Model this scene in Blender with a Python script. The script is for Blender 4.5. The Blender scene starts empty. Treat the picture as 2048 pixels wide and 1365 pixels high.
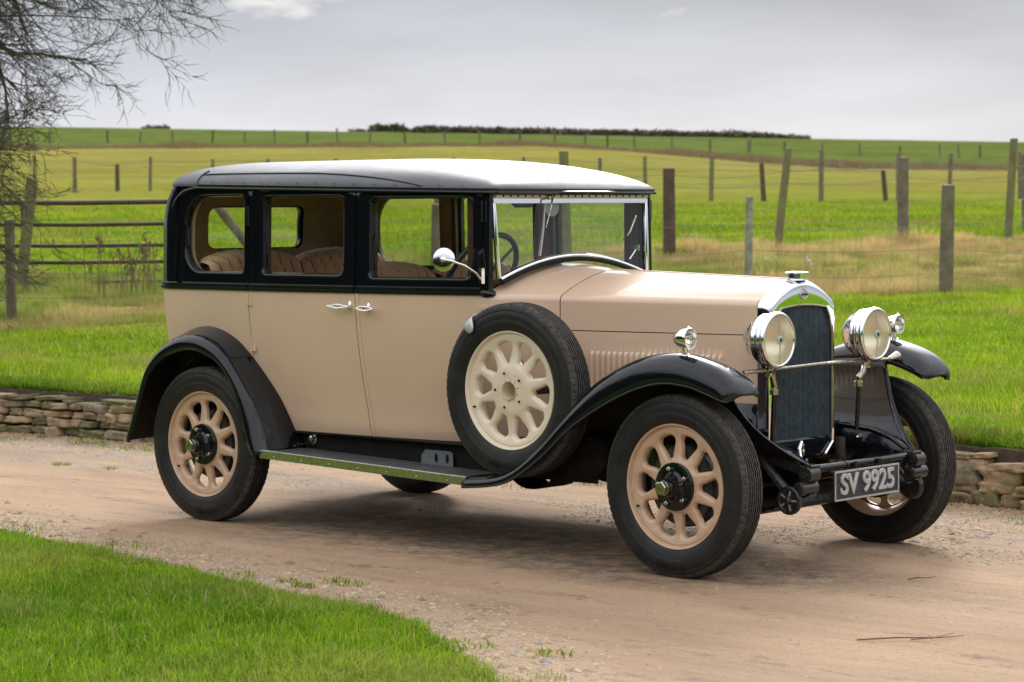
import bpy, bmesh, math, random
import numpy as np
from mathutils import Vector, Matrix, noise as mnoise
random.seed(7); RNG = np.random.default_rng(11)
SC = bpy.context.scene
COL = SC.collection
rad = math.radians

# ------------------------------------------------------------------ camera
F_PX, CX, CY, CZ, YAW, PITCH, ROLL = 4891.8, 6.2538, -8.6997, 1.5203, 2.3061, -0.053, -0.006
fw = Vector((math.cos(PITCH)*math.cos(YAW), math.cos(PITCH)*math.sin(YAW), math.sin(PITCH)))
r0 = Vector((math.sin(YAW), -math.cos(YAW), 0)); u0 = r0.cross(fw)
rr_ = r0*math.cos(ROLL)+u0*math.sin(ROLL); uu_ = -r0*math.sin(ROLL)+u0*math.cos(ROLL)
cd = bpy.data.cameras.new('camera'); cam = bpy.data.objects.new('camera', cd); COL.objects.link(cam)
M = Matrix((rr_, uu_, -fw)).transposed().to_4x4(); M.translation = (CX, CY, CZ); cam.matrix_world = M
cd.sensor_width = 36; cd.lens = F_PX/2048*36; cd.clip_start = .1; cd.clip_end = 3000
cd.dof.use_dof = True; cd.dof.focus_distance = 10.6; cd.dof.aperture_fstop = 6.3
SC.camera = cam
SC.view_settings.view_transform = 'Standard'; SC.view_settings.look = 'None'
SC.view_settings.gamma = 1; SC.view_settings.exposure = 0.62

# ------------------------------------------------------------------ sky + sun
SUN_EL, SUN_AZ = rad(30), rad(124)       # direction to the sun: azimuth from +X counter-clockwise
W = bpy.data.worlds.new('World'); SC.world = W; W.use_nodes = True
nt = W.node_tree; N = nt.nodes; L = nt.links
for n in list(N): N.remove(n)
out = N.new('ShaderNodeOutputWorld'); bg = N.new('ShaderNodeBackground'); L.new(bg.outputs[0], out.inputs[0])
sky = N.new('ShaderNodeTexSky'); sky.sky_type = 'NISHITA'; sky.sun_disc = False
sky.sun_elevation = SUN_EL; sky.sun_rotation = rad(90)-SUN_AZ
tc = N.new('ShaderNodeTexCoord'); sep = N.new('ShaderNodeSeparateXYZ'); L.new(tc.outputs['Generated'], sep.inputs[0])
mp = N.new('ShaderNodeMapping'); mp.inputs['Scale'].default_value = (1, 1, 5.5); L.new(tc.outputs['Generated'], mp.inputs[0])
nz = N.new('ShaderNodeTexNoise'); nz.inputs['Scale'].default_value = 5.0; nz.inputs['Detail'].default_value = 6; nz.inputs['Roughness'].default_value = .55
nz.inputs['Distortion'].default_value = .35
L.new(mp.outputs[0], nz.inputs[0])
# cloud brightness over elevation (z of the direction): pale at the horizon, a heavy grey bank above it, bright again higher up
er = N.new('ShaderNodeValToRGB'); e = er.color_ramp; L.new(sep.outputs[2], er.inputs[0])
e.elements[0].position = 0.0; e.elements[0].color = (4.3, 4.6, 5.25, 1)
e.elements[1].position = 1.0; e.elements[1].color = (9.5, 9.6, 10.2, 1)
for p_, c_ in ((.032, (4.1, 4.4, 5.1)), (.056, (3.35, 3.6, 4.25)), (.088, (2.3, 2.5, 3.0)), (.15, (3.0, 3.1, 3.5)), (.30, (8.3, 8.4, 8.9)), (.7, (11.5, 11.6, 12))):
    q = e.elements.new(p_); q.color = (*c_, 1)
cr = N.new('ShaderNodeMapRange'); cr.inputs[1].default_value = .3; cr.inputs[2].default_value = .7; cr.inputs[3].default_value = .84; cr.inputs[4].default_value = 1.2
L.new(nz.outputs[0], cr.inputs[0])
mul = N.new('ShaderNodeVectorMath'); mul.operation = 'SCALE'; L.new(er.outputs[0], mul.inputs[0]); L.new(cr.outputs[0], mul.inputs[3])
# small breaks in the cloud
nz2 = N.new('ShaderNodeTexNoise'); nz2.inputs['Scale'].default_value = 17; nz2.inputs['Detail'].default_value = 4
mp2 = N.new('ShaderNodeMapping'); mp2.inputs['Scale'].default_value = (1, 1, 2.6); mp2.inputs['Location'].default_value = (.43, .2, .1)
L.new(tc.outputs['Generated'], mp2.inputs[0]); L.new(mp2.outputs[0], nz2.inputs[0])
br = N.new('ShaderNodeMapRange'); br.inputs[1].default_value = .615; br.inputs[2].default_value = .80; L.new(nz2.outputs[0], br.inputs[0])
# only low in the sky
lo = N.new('ShaderNodeMapRange'); lo.inputs[1].default_value = .06; lo.inputs[2].default_value = .085; L.new(sep.outputs[2], lo.inputs[0])
bm_ = N.new('ShaderNodeMath'); bm_.operation = 'MULTIPLY'; L.new(br.outputs[0], bm_.inputs[0]); L.new(lo.outputs[0], bm_.inputs[1])
mxb = N.new('ShaderNodeMixRGB'); mxb.inputs[2].default_value = (9.2, 8.8, 8.0, 1); L.new(bm_.outputs[0], mxb.inputs[0]); L.new(mul.outputs[0], mxb.inputs[1])
# the cloud is thin and bright where the sun stands behind it
dt = N.new('ShaderNodeVectorMath'); dt.operation = 'DOT_PRODUCT'; L.new(tc.outputs['Generated'], dt.inputs[0]); dt.inputs[1].default_value = (math.cos(SUN_EL)*math.cos(SUN_AZ), math.cos(SUN_EL)*math.sin(SUN_AZ), math.sin(SUN_EL))
gl = N.new('ShaderNodeMapRange'); gl.interpolation_type = 'SMOOTHSTEP'; gl.inputs[1].default_value = .905; gl.inputs[2].default_value = 1.0; gl.inputs[3].default_value = 1; gl.inputs[4].default_value = 3.0; L.new(dt.outputs['Value'], gl.inputs[0])
mg = N.new('ShaderNodeVectorMath'); mg.operation = 'SCALE'; L.new(mxb.outputs[0], mg.inputs[0]); L.new(gl.outputs[0], mg.inputs[3])
mxs = N.new('ShaderNodeMixRGB'); mxs.inputs[0].default_value = .93
L.new(sky.outputs[0], mxs.inputs[1]); L.new(mg.outputs[0], mxs.inputs[2])
L.new(mxs.outputs[0], bg.inputs[0]); bg.inputs[1].default_value = 0.10
sl = bpy.data.lights.new('sun', 'SUN'); sl.energy = 1.5; sl.angle = rad(14); sl.color = (1, .95, .87)
so = bpy.data.objects.new('sun', sl); COL.objects.link(so)
sd = Vector((math.cos(SUN_EL)*math.cos(SUN_AZ), math.cos(SUN_EL)*math.sin(SUN_AZ), math.sin(SUN_EL)))
so.rotation_euler = sd.to_track_quat('Z', 'Y').to_euler(); so.location = sd*60

# ------------------------------------------------------------------ helpers
def tag(o, label=None, cat=None, group=None, kind=None):
    if label: o['label'] = label
    if cat: o['category'] = cat
    if group: o['group'] = group
    if kind: o['kind'] = kind
    return o
def empty(name, loc=(0, 0, 0), parent=None):
    o = bpy.data.objects.new(name, None); COL.objects.link(o); o.location = loc; o.empty_display_size = .2
    if parent: o.parent = parent
    return o
class MB:
    """collects vertices and faces; build() links them as ONE mesh object"""
    def __init__(s): s.v = []; s.f = []; s.mi = []
    def add(s, vs, fs, mi=0):
        b = len(s.v); s.v += [tuple(p) for p in vs]; s.f += [tuple(i+b for i in f) for f in fs]; s.mi += [mi]*len(fs)
    def grid(s, rows, cu=False, cv=False, mi=0, flip=False):
        R, C = len(rows), len(rows[0]); vs = [p for r in rows for p in r]; fs = []
        for i in range(R if cv else R-1):
            for j in range(C if cu else C-1):
                a = i*C+j; b = i*C+(j+1) % C; c = ((i+1) % R)*C+(j+1) % C; d = ((i+1) % R)*C+j
                fs.append((a, d, c, b) if flip else (a, b, c, d))
        s.add(vs, fs, mi)
    def box(s, a, b, mi=0, M=None):
        (x0, y0, z0), (x1, y1, z1) = a, b
        vs = [(x0, y0, z0), (x1, y0, z0), (x1, y1, z0), (x0, y1, z0), (x0, y0, z1), (x1, y0, z1), (x1, y1, z1), (x0, y1, z1)]
        if M: vs = [tuple(M @ Vector(p)) for p in vs]
        s.add(vs, [(0, 3, 2, 1), (4, 5, 6, 7), (0, 1, 5, 4), (1, 2, 6, 5), (2, 3, 7, 6), (3, 0, 4, 7)], mi)
    def tube(s, pts, r, n=10, mi=0, cap=True, flat=1.0, closed=False):
        pts = [Vector(p) for p in pts]; K = len(pts); rs = r if isinstance(r, (list, tuple)) else [r]*K
        rows = []; up = None
        for i, p in enumerate(pts):
            t = (pts[(i+1) % K]-pts[i-1]) if (closed or 0 < i < K-1) else (pts[1]-pts[0] if i == 0 else pts[-1]-pts[-2])
            t.normalize()
            if up is None: up = t.orthogonal().normalized()
            up = (up-t*up.dot(t)).normalized(); w = t.cross(up)
            rows.append([p+(up*math.cos(2*math.pi*k/n)+w*math.sin(2*math.pi*k/n)*flat)*rs[i] for k in range(n)])
        s.grid(rows, cu=True, cv=closed, mi=mi)
        if cap and not closed:
            b = len(s.v); s.f += [tuple(range(b-n, b)), tuple(range(b-K*n+n-1, b-K*n-1, -1))]; s.mi += [mi, mi]
    def lathe(s, prof, o, ax, n=32, mi=0):
        """prof: (along, radius) about axis ax through o"""
        ax = Vector(ax).normalized(); a = ax.orthogonal().normalized(); b = ax.cross(a); o = Vector(o)
        s.grid([[o+ax*h+(a*math.cos(2*math.pi*k/n)+b*math.sin(2*math.pi*k/n))*max(r, 1e-5) for k in range(n)] for h, r in prof], cu=True, mi=mi)
    def build(s, name, mats, parent=None, smooth=True, bevel=0, solid=0, off=0, sub=0, angle=40, merge=True, loc=None, segs=2):
        me = bpy.data.meshes.new(name); me.from_pydata([tuple(p) for p in s.v], [], s.f); me.update()
        if not isinstance(mats, (list, tuple)): mats = [mats]
        for m in mats: me.materials.append(m)
        me.polygons.foreach_set('material_index', s.mi)
        bm = bmesh.new(); bm.from_mesh(me)
        if merge: bmesh.ops.remove_doubles(bm, verts=bm.verts, dist=2e-5)
        bmesh.ops.recalc_face_normals(bm, faces=bm.faces)
        bm.to_mesh(me); bm.free()
        if smooth: me.shade_smooth() if hasattr(me, 'shade_smooth') else None
        o = bpy.data.objects.new(name, me); COL.objects.link(o)
        if parent: o.parent = parent
        if loc: o.location = loc
        if solid:
            m = o.modifiers.new('t', 'SOLIDIFY'); m.thickness = solid; m.offset = off
        if bevel:
            m = o.modifiers.new('b', 'BEVEL'); m.width = bevel; m.segments = segs; m.limit_method = 'ANGLE'; m.angle_limit = rad(35)
        if sub:
            m = o.modifiers.new('s', 'SUBSURF'); m.levels = sub; m.render_levels = sub
        if smooth and angle: me.set_sharp_from_angle(angle=rad(angle))
        return o
def mesh_np(name, verts, faces_flat, fsize, mat, parent=None, attr=None, smooth=False):
    """fast numpy mesh; all faces have fsize corners"""
    me = bpy.data.meshes.new(name); nf = len(faces_flat)//fsize
    me.vertices.add(len(verts)); me.vertices.foreach_set('co', np.asarray(verts, np.float32).ravel())
    me.loops.add(len(faces_flat)); me.loops.foreach_set('vertex_index', np.asarray(faces_flat, np.int32))
    me.polygons.add(nf); me.polygons.foreach_set('loop_start', np.arange(0, nf*fsize, fsize, dtype=np.int32))
    me.update(calc_edges=True)
    if attr is not None:
        a = me.color_attributes.new('tint', 'FLOAT_COLOR', 'POINT'); a.data.foreach_set('color', np.asarray(attr, np.float32).ravel())
    me.materials.append(mat)
    if smooth: me.polygons.foreach_set('use_smooth', np.ones(nf, bool))
    o = bpy.data.objects.new(name, me); COL.objects.link(o)
    if parent: o.parent = parent
    return o
def copy_tree(o, parent=None):
    c = o.copy(); COL.objects.link(c); c.parent = parent
    for ch in list(o.children): copy_tree(ch, c)
    return c

# ------------------------------------------------------------------ materials
def mat(name, col, rough=.5, metal=0, coat=0, col2=None, nscale=8, bump=0, bscale=60, rvar=0, det=4, spec=.5, coatr=.05, sheen=0):
    m = bpy.data.materials.new(name); m.use_nodes = True; t = m.node_tree; b = t.nodes['Principled BSDF']
    b.inputs['Base Color'].default_value = (*col, 1); b.inputs['Roughness'].default_value = rough; b.inputs['Metallic'].default_value = metal
    b.inputs['Coat Weight'].default_value = coat; b.inputs['Coat Roughness'].default_value = coatr; b.inputs['Specular IOR Level'].default_value = spec
    if sheen: b.inputs['Sheen Weight'].default_value = sheen; b.inputs['Sheen Roughness'].default_value = .4
    tcn = t.nodes.new('ShaderNodeTexCoord')
    if col2 or rvar:
        n = t.nodes.new('ShaderNodeTexNoise'); n.inputs['Scale'].default_value = nscale; n.inputs['Detail'].default_value = det; n.inputs['Roughness'].default_value = .6
        t.links.new(tcn.outputs['Object'], n.inputs[0])
        r = t.nodes.new('ShaderNodeMapRange'); r.inputs[1].default_value = .36; r.inputs[2].default_value = .66; t.links.new(n.outputs[0], r.inputs[0])
        if col2:
            x = t.nodes.new('ShaderNodeMixRGB'); x.inputs[1].default_value = (*col, 1); x.inputs[2].default_value = (*col2, 1)
            t.links.new(r.outputs[0], x.inputs[0]); t.links.new(x.outputs[0], b.inputs['Base Color'])
        if rvar:
            q = t.nodes.new('ShaderNodeMapRange'); q.inputs[3].default_value = max(.01, rough-rvar); q.inputs[4].default_value = rough+rvar
            t.links.new(r.outputs[0], q.inputs[0]); t.links.new(q.outputs[0], b.inputs['Roughness'])
    if bump:
        n = t.nodes.new('ShaderNodeTexNoise'); n.inputs['Scale'].default_value = bscale; n.inputs['Detail'].default_value = 5
        t.links.new(tcn.outputs['Object'], n.inputs[0])
        k = t.nodes.new('ShaderNodeBump'); k.inputs['Strength'].default_value = bump; k.inputs['Distance'].default_value = .01
        t.links.new(n.outputs[0], k.inputs['Height']); t.links.new(k.outputs[0], b.inputs['Normal'])
    return m
BEIGE = mat('beige_coachpaint', (.70, .50, .355), .30, coat=.55, col2=(.665, .47, .33), nscale=2.5, bump=.025, bscale=9, coatr=.08)
BLACK = mat('black_coachpaint', (.005, .006, .008), .08, bump=.02, bscale=14, rvar=.03, nscale=6, spec=.44)
UNDER = mat('underseal', (.006, .006, .006), .7, col2=(.014, .012, .010), nscale=20, bump=.2, spec=.2)
IRON = mat('black_enamel_iron', (.011, .012, .013), .3, col2=(.028, .026, .022), nscale=30, bump=.08, bscale=40, rvar=.1)
CHROME = mat('chrome', (.82, .82, .84), .06, 1, rvar=.03, nscale=40)
STRIPM = mat('dull_trim_strip', (.62, .62, .60), .28, 1, col2=(.45, .44, .40), nscale=30, rvar=.08)
NICKEL = mat('worn_nickel', (.55, .52, .47), .25, 1, col2=(.3, .26, .2), nscale=60, rvar=.1)
LEATHERCLOTH = mat('black_leathercloth', (.028, .030, .036), .42, bump=.22, bscale=10, rvar=.07, nscale=5, spec=.8, coat=.3, coatr=.3)
LEATHERCLOTH_LIP = mat('black_cloth_edge', (.02, .021, .024), .35, bump=.1, bscale=40)
RUBBER = mat('tyre_rubber', (.010, .0105, .0115), .5, col2=(.021, .0195, .018), nscale=14, bump=.05, bscale=160, spec=.3)
RUBBERT = mat('tyre_tread_rubber', (.075, .066, .055), .85, col2=(.03, .028, .025), nscale=40, bump=.1, bscale=200, spec=.3)
GROOVE_SHADE = mat('tyre_groove_shade', (.006, .006, .006), .9, spec=.1)  # groove faces coloured black so the recesses look shaded
RIMPAINT = mat('tan_wheel_paint', (.57, .395, .262), .36, coat=.3, col2=(.47, .31, .195), nscale=16, bump=.04, bscale=60)
RIMCREAM = mat('cream_wheel_paint', (.74, .64, .49), .38, coat=.3, col2=(.70, .60, .44), nscale=16, bump=.12, bscale=45)
CLOTH = mat('brown_corduroy_seat', (.60, .36, .20), .9, col2=(.68, .44, .27), nscale=5, bump=.15, bscale=250, sheen=.5)
TRIM = mat('brown_interior_cloth', (.30, .20, .115), .9, col2=(.37, .26, .16), nscale=8)
WOODTRIM = mat('dark_wood_trim', (.10, .04, .022), .35, col2=(.055, .022, .012), nscale=12, coat=.4)
RBTOP = mat('running_board_mat', (.045, .047, .052), .55, bump=.25, bscale=90, col2=(.075, .075, .078), nscale=9)
CORE = mat('radiator_core', (.05, .072, .095), .4, metal=.3, col2=(.09, .12, .145), nscale=30, det=6, spec=.8)
SILVERP = mat('silver_paint', (.5, .5, .5), .4, metal=.5)
PLATEB = mat('plate_black', (.022, .025, .033), .45, col2=(.05, .05, .06), nscale=20)
BRASS = mat('dull_brass', (.42, .38, .26), .32, 1)
AMBERREF = mat('silvered_reflector', (.86, .82, .70), .34, .75, spec=.6)
DUSTMETAL = mat('grey_bracket', (.16, .17, .18), .5, metal=.2, bump=.1)
HEADCLOTH = mat('cream_strip', (.85, .78, .6), .5)
def glassmat(name, tint, gl=1.0, ior=1.5):
    m = bpy.data.materials.new(name); m.use_nodes = True; t = m.node_tree
    for n in list(t.nodes): t.nodes.remove(n)
    o = t.nodes.new('ShaderNodeOutputMaterial'); x = t.nodes.new('ShaderNodeMixShader'); a = t.nodes.new('ShaderNodeBsdfTransparent'); g = t.nodes.new('ShaderNodeBsdfGlossy')
    a.inputs[0].default_value = (*tint, 1); g.inputs['Roughness'].default_value = .015; g.inputs[0].default_value = (gl, gl, gl, 1)
    gm = t.nodes.new('ShaderNodeNewGeometry'); dp = t.nodes.new('ShaderNodeVectorMath'); dp.operation = 'DOT_PRODUCT'
    t.links.new(gm.outputs['Normal'], dp.inputs[0]); t.links.new(gm.outputs['Incoming'], dp.inputs[1])
    def mn(op, u, v=None):
        n = t.nodes.new('ShaderNodeMath'); n.operation = op
        for i, q_ in enumerate((u, v)):
            if q_ is None: continue
            if isinstance(q_, (int, float)): n.inputs[i].default_value = q_
            else: t.links.new(q_, n.inputs[i])
        return n.outputs[0]
    fr = mn('ADD', mn('MULTIPLY', mn('POWER', mn('SUBTRACT', 1.0, mn('ABSOLUTE', dp.outputs['Value'])), 5.0), .9), 0.052*ior/1.5)
    t.links.new(fr, x.inputs[0]); t.links.new(a.outputs[0], x.inputs[1]); t.links.new(g.outputs[0], x.inputs[2]); t.links.new(x.outputs[0], o.inputs[0])
    return m
GLASS = glassmat('window_glass', (.90, .93, .90), ior=1.5)
LENS = glassmat('lamp_glass', (.93, .91, .84), ior=1.5)

# ------------------------------------------------------------------ terrain
F2 = np.array([math.cos(YAW), math.sin(YAW)]); R2 = np.array([math.sin(YAW), -math.cos(YAW)])
def ds(x, y):
    dx = np.asarray(x)-CX; dy = np.asarray(y)-CY
    return dx*F2[0]+dy*F2[1], dx*R2[0]+dy*R2[1]
def xy(d, s): return CX+F2[0]*d+R2[0]*s, CY+F2[1]*d+R2[1]*s
ZK = [(10, .29), (12.3, .32), (16, .36), (20, .42), (28, .57), (34, .97), (45, 1.28), (60, 1.62), (70, 1.90), (90, 2.5), (140, 4.35), (205, 7.1), (280, 10.35), (300, 10.6), (330, 10.2), (420, 3)]
zkx = np.linspace(5, 430, 1701); zky = np.interp(zkx, [a for a, b in ZK], [b for a, b in ZK])
def smooth_arr(a, w):
    k = np.hanning(w); k /= k.sum(); return np.convolve(np.pad(a, w//2, mode='edge'), k, 'valid')[:len(a)]
zky = np.where(zkx > 60, smooth_arr(zky, 61), smooth_arr(zky, 9))
def wall_y(x):
    return np.interp(x, [-60, -12, -9, -6.5, -4, -.4, .6, 4, 20], [-6, .9, 1.45, 1.68, 1.95, 2.16, 2.05, 2.1, 3.5])
def ss(t): t = np.clip(t, 0, 1); return t*t*(3-2*t)
def field_z(x, y):
    d, s = ds(x, y)
    z = np.interp(d, zkx, zky)
    t205 = -1.7*ss(np.clip(s, 0, None)/30)-.01*np.clip(s, 0, None)
    t280 = -.0215*s
    w2 = ss((d-205)/75); w1 = ss((d-45)/150)
    z = z+w1*((1-w2)*t205+w2*t280)
    v = np.asarray(y)-wall_y(x)
    b = ss(v/7.0)
    z = .30+(z-.30)*np.maximum(b, np.clip(1-(d-13)/12, 0, 1)*ss(v/1.0))
    z = z+.012*np.sin(np.asarray(x)*2.1+np.asarray(y)*1.3)*ss(v/1.5)+.02*np.sin(np.asarray(x)*.7-np.asarray(y)*.9)*ss(v/3)
    # wheel ruts in the dry strip
    q = d-.45*s
    z = z-.05*np.exp(-((q-28.4)/.35)**2)-.05*np.exp(-((q-30.3)/.35)**2)
    return z
def nodes_mat(name):
    m = bpy.data.materials.new(name); m.use_nodes = True; return m, m.node_tree, m.node_tree.nodes['Principled BSDF']
def noise(t, vec, scale, det=4, rough=.6, dist=0):
    n = t.nodes.new('ShaderNodeTexNoise'); n.inputs['Scale'].default_value = scale; n.inputs['Detail'].default_value = det
    n.inputs['Roughness'].default_value = rough; n.inputs['Distortion'].default_value = dist; t.links.new(vec, n.inputs[0]); return n.outputs[0]
def mrange(t, v, a, b, c=0, d=1):
    n = t.nodes.new('ShaderNodeMapRange'); t.links.new(v, n.inputs[0])
    for i, x in enumerate((a, b, c, d)): n.inputs[i+1].default_value = x
    return n.outputs[0]
def mixc(t, f, a, b):
    n = t.nodes.new('ShaderNodeMixRGB')
    for i, x in enumerate((f, a, b)):
        if isinstance(x, tuple): n.inputs[i].default_value = (*x, 1)
        elif isinstance(x, float): n.inputs[i].default_value = x
        else: t.links.new(x, n.inputs[i])
    return n.outputs[0]
def mathn(t, op, a, b):
    n = t.nodes.new('ShaderNodeMath'); n.operation = op
    for i, x in enumerate((a, b)):
        if isinstance(x, (int, float)): n.inputs[i].default_value = x
        else: t.links.new(x, n.inputs[i])
    return n.outputs[0]

# field: coloured by distance bands that follow the real strips of pasture
GREEN_A, GREEN_B = (.105, .215, .012), (.165, .275, .028)
FIELD, t, b = nodes_mat('pasture')
at = t.nodes.new('ShaderNodeAttribute'); at.attribute_name = 'tint'
tcn = t.nodes.new('ShaderNodeTexCoord'); P = tcn.outputs['Object']
sepn = t.nodes.new('ShaderNodeSeparateXYZ'); t.links.new(at.outputs['Vector'], sepn.inputs[0])   # x = strip coordinate q
q = mathn(t, 'ADD', sepn.outputs[0], mathn(t, 'MULTIPLY', mathn(t, 'SUBTRACT', noise(t, P, .35, 5), .5), .10))
q = mathn(t, 'ADD', q, mathn(t, 'MULTIPLY', mathn(t, 'SUBTRACT', noise(t, P, 2.2, 3), .5), .03))
rp = t.nodes.new('ShaderNodeValToRGB'); t.links.new(q, rp.inputs[0]); R_ = rp.color_ramp
# q is log-like: see strip_q()
stops = [(0.0, (.16, .31, .016)), (.240, (.18, .32, .018)), (.262, (.38, .31, .13)), (.278, (.30, .26, .09)), (.287, (.12, .08, .04)), (.293, (.26, .24, .07)), (.308, (.30, .24, .09)), (.314, (.11, .072, .036)), (.322, (.28, .23, .08)), (.345, (.165, .285, .018)), (.47, (.19, .285, .022)), (.60, (.23, .225, .045)), (.80, (.25, .222, .06)), (.805, (.15, .11, .055)), (.835, (.15, .11, .055)), (.845, (.11, .145, .035)), (1, (.10, .135, .035))]
R_.elements[0].position = stops[0][0]; R_.elements[0].color = (*stops[0][1], 1); R_.elements[1].position = 1; R_.elements[1].color = (*stops[-1][1], 1)
for p_, c_ in stops[1:-1]: q_ = R_.elements.new(p_); q_.color = (*c_, 1)
big = mrange(t, noise(t, P, .12, 4), .3, .7, .8, 1.2)
fine = mrange(t, noise(t, P, 2.3, 10, .8), .32, .68, .55, 1.4)
vm = t.nodes.new('ShaderNodeVectorMath'); vm.operation = 'SCALE'; t.links.new(rp.outputs[0], vm.inputs[0]); t.links.new(mathn(t, 'MULTIPLY', big, fine), vm.inputs[3])
yel = mixc(t, mrange(t, noise(t, P, .5, 5), .5, .75, 0, .35), vm.outputs[0], (.26, .24, .06))
t.links.new(yel, b.inputs['Base Color']); b.inputs['Roughness'].default_value = 1; b.inputs['Specular IOR Level'].default_value = 0
bp_ = t.nodes.new('ShaderNodeBump'); bp_.inputs['Strength'].default_value = .9; bp_.inputs['Distance'].default_value = .12
t.links.new(noise(t, P, 5, 8, .75), bp_.inputs['Height']); t.links.new(bp_.outputs[0], b.inputs['Normal'])
def strip_q(x, y):
    d, s = ds(x, y); qd = d-.45*np.clip(s, -8, 8)*np.clip(1-(d-34)/40, 0, 1)
    return np.interp(qd, [0, 25.2, 27, 32.5, 34, 56, 62, 198, 208, 211, 290, 420], [0, .235, .262, .335, .36, .50, .555, .80, .836, .846, .93, 1.0])
us = np.concatenate([np.linspace(-115, -16, 24)[:-1], np.linspace(-16, -10, 10)[:-1], np.linspace(-10, 5, 101)[:-1], np.linspace(5, 12, 12)[:-1], np.linspace(12, 115, 24)])
vs_ = np.concatenate([np.linspace(0, 1.2, 9)[:-1], np.linspace(1.2, 24, 115)[:-1], 24+386*np.linspace(0, 1, 90)**1.7])
U, V = np.meshgrid(us, vs_)
X = U+F2[0]*V; Y = wall_y(U)+.12+F2[1]*V
Z = field_z(X, Y)
Z[0, :] = .12; Z[1, :] = .26
ny, nx = X.shape
vv = np.stack([X, Y, Z], -1).reshape(-1, 3)
ii, jj = np.meshgrid(np.arange(ny-1), np.arange(nx-1), indexing='ij'); a_ = ii*nx+jj
ff = np.stack([a_, a_+1, a_+nx+1, a_+nx], -1).reshape(-1)
qq = strip_q(vv[:, 0], vv[:, 1]); at_ = np.zeros((len(vv), 4)); at_[:, 0] = qq; at_[:, 3] = 1
tag(mesh_np('field', vv, ff, 4, FIELD, attr=at_, smooth=True), kind='structure')

# driveway
DRIVE, t, b = nodes_mat('driveway_dirt')
tcn = t.nodes.new('ShaderNodeTexCoord'); P = tcn.outputs['Object']
mpn = t.nodes.new('ShaderNodeMapping'); mpn.inputs['Scale'].default_value = (.35, 1.6, 1); mpn.inputs['Rotation'].default_value = (0, 0, .12); t.links.new(P, mpn.inputs[0])
base = mixc(t, mrange(t, noise(t, mpn.outputs[0], 1.4, 5, .6, .3), .35, .65), (.49, .33, .205), (.37, .243, .147))
grit = mixc(t, mrange(t, noise(t, P, 22, 10, .85), .54, .68), base, (.19, .125, .075))
grit = mixc(t, mrange(t, noise(t, P, 70, 6, .85), .54, .66, 0, .85), grit, (.14, .092, .058))
grit = mixc(t, mrange(t, noise(t, P, 170, 3, .7), .56, .68, 0, .7), grit, (.50, .40, .29))
# grey gravel patches, between the wheel tracks and along the edges
patch = mathn(t, 'MULTIPLY', mrange(t, noise(t, mpn.outputs[0], .75, 4, .55, .5), .50, .60), mrange(t, noise(t, P, 3.5, 5, .7), .36, .56))
vor = t.nodes.new('ShaderNodeTexVoronoi'); vor.inputs['Scale'].default_value = 75; t.links.new(P, vor.inputs[0])
vbw = t.nodes.new('ShaderNodeRGBToBW'); t.links.new(vor.outputs['Color'], vbw.inputs[0])
gravel = mixc(t, vbw.outputs[0], (.15, .125, .10), (.44, .37, .30))
spz = t.nodes.new('ShaderNodeSeparateXYZ'); t.links.new(P, spz.inputs[0])
far_lane = mrange(t, mathn(t, 'ADD', spz.outputs[1], mathn(t, 'MULTIPLY', noise(t, P, 1.2, 3), .8)), .3, 1.3, .12, .8)
colr = mixc(t, mathn(t, 'MULTIPLY', patch, far_lane), grit, gravel)
# oily, damp dirt of the old wheel ruts
damp = mathn(t, 'MULTIPLY', mrange(t, noise(t, mpn.outputs[0], 2.6, 6, .7, .2), .54, .66), mrange(t, noise(t, P, 14, 4, .7), .42, .6))
colr = mixc(t, mathn(t, 'MULTIPLY', damp, .65), colr, (.105, .075, .052))
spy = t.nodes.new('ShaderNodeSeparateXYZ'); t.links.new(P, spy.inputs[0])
# darker broken-up patch in the dirt under the car, out to its near side
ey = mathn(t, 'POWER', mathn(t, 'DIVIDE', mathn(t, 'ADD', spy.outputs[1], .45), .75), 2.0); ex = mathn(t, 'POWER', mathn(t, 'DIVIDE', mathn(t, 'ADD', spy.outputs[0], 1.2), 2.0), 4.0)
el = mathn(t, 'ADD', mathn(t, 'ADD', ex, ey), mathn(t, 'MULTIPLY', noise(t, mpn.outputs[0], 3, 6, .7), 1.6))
car_patch = mathn(t, 'MULTIPLY', mrange(t, el, 1.1, 1.9, 1, 0), mrange(t, noise(t, P, 9, 6, .8), .40, .58))
colr = mixc(t, mathn(t, 'MULTIPLY', car_patch, .7), colr, (.085, .065, .048))
dc = mathn(t, 'MULTIPLY', mrange(t, noise(t, P, 30, 2), .70, .76), .8)
colr = mixc(t, dc, colr, (.07, .045, .03))
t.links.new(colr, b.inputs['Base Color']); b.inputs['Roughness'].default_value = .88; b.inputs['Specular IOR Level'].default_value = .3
bp_ = t.nodes.new('ShaderNodeBump'); bp_.inputs['Strength'].default_value = .9; bp_.inputs['Distance'].default_value = .013
hsum = mathn(t, 'ADD', noise(t, P, 26, 10, .85), mathn(t, 'MULTIPLY', vor.outputs['Distance'], mathn(t, 'MULTIPLY', patch, 1.2)))
t.links.new(hsum, bp_.inputs['Height'])
bp2 = t.nodes.new('ShaderNodeBump'); bp2.inputs['Strength'].default_value = .5; bp2.inputs['Distance'].default_value = .05
t.links.new(noise(t, mpn.outputs[0], 4, 4, .6), bp2.inputs['Height']); t.links.new(bp_.outputs[0], bp2.inputs['Normal'])
t.links.new(bp2.outputs[0], b.inputs['Normal'])
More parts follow.
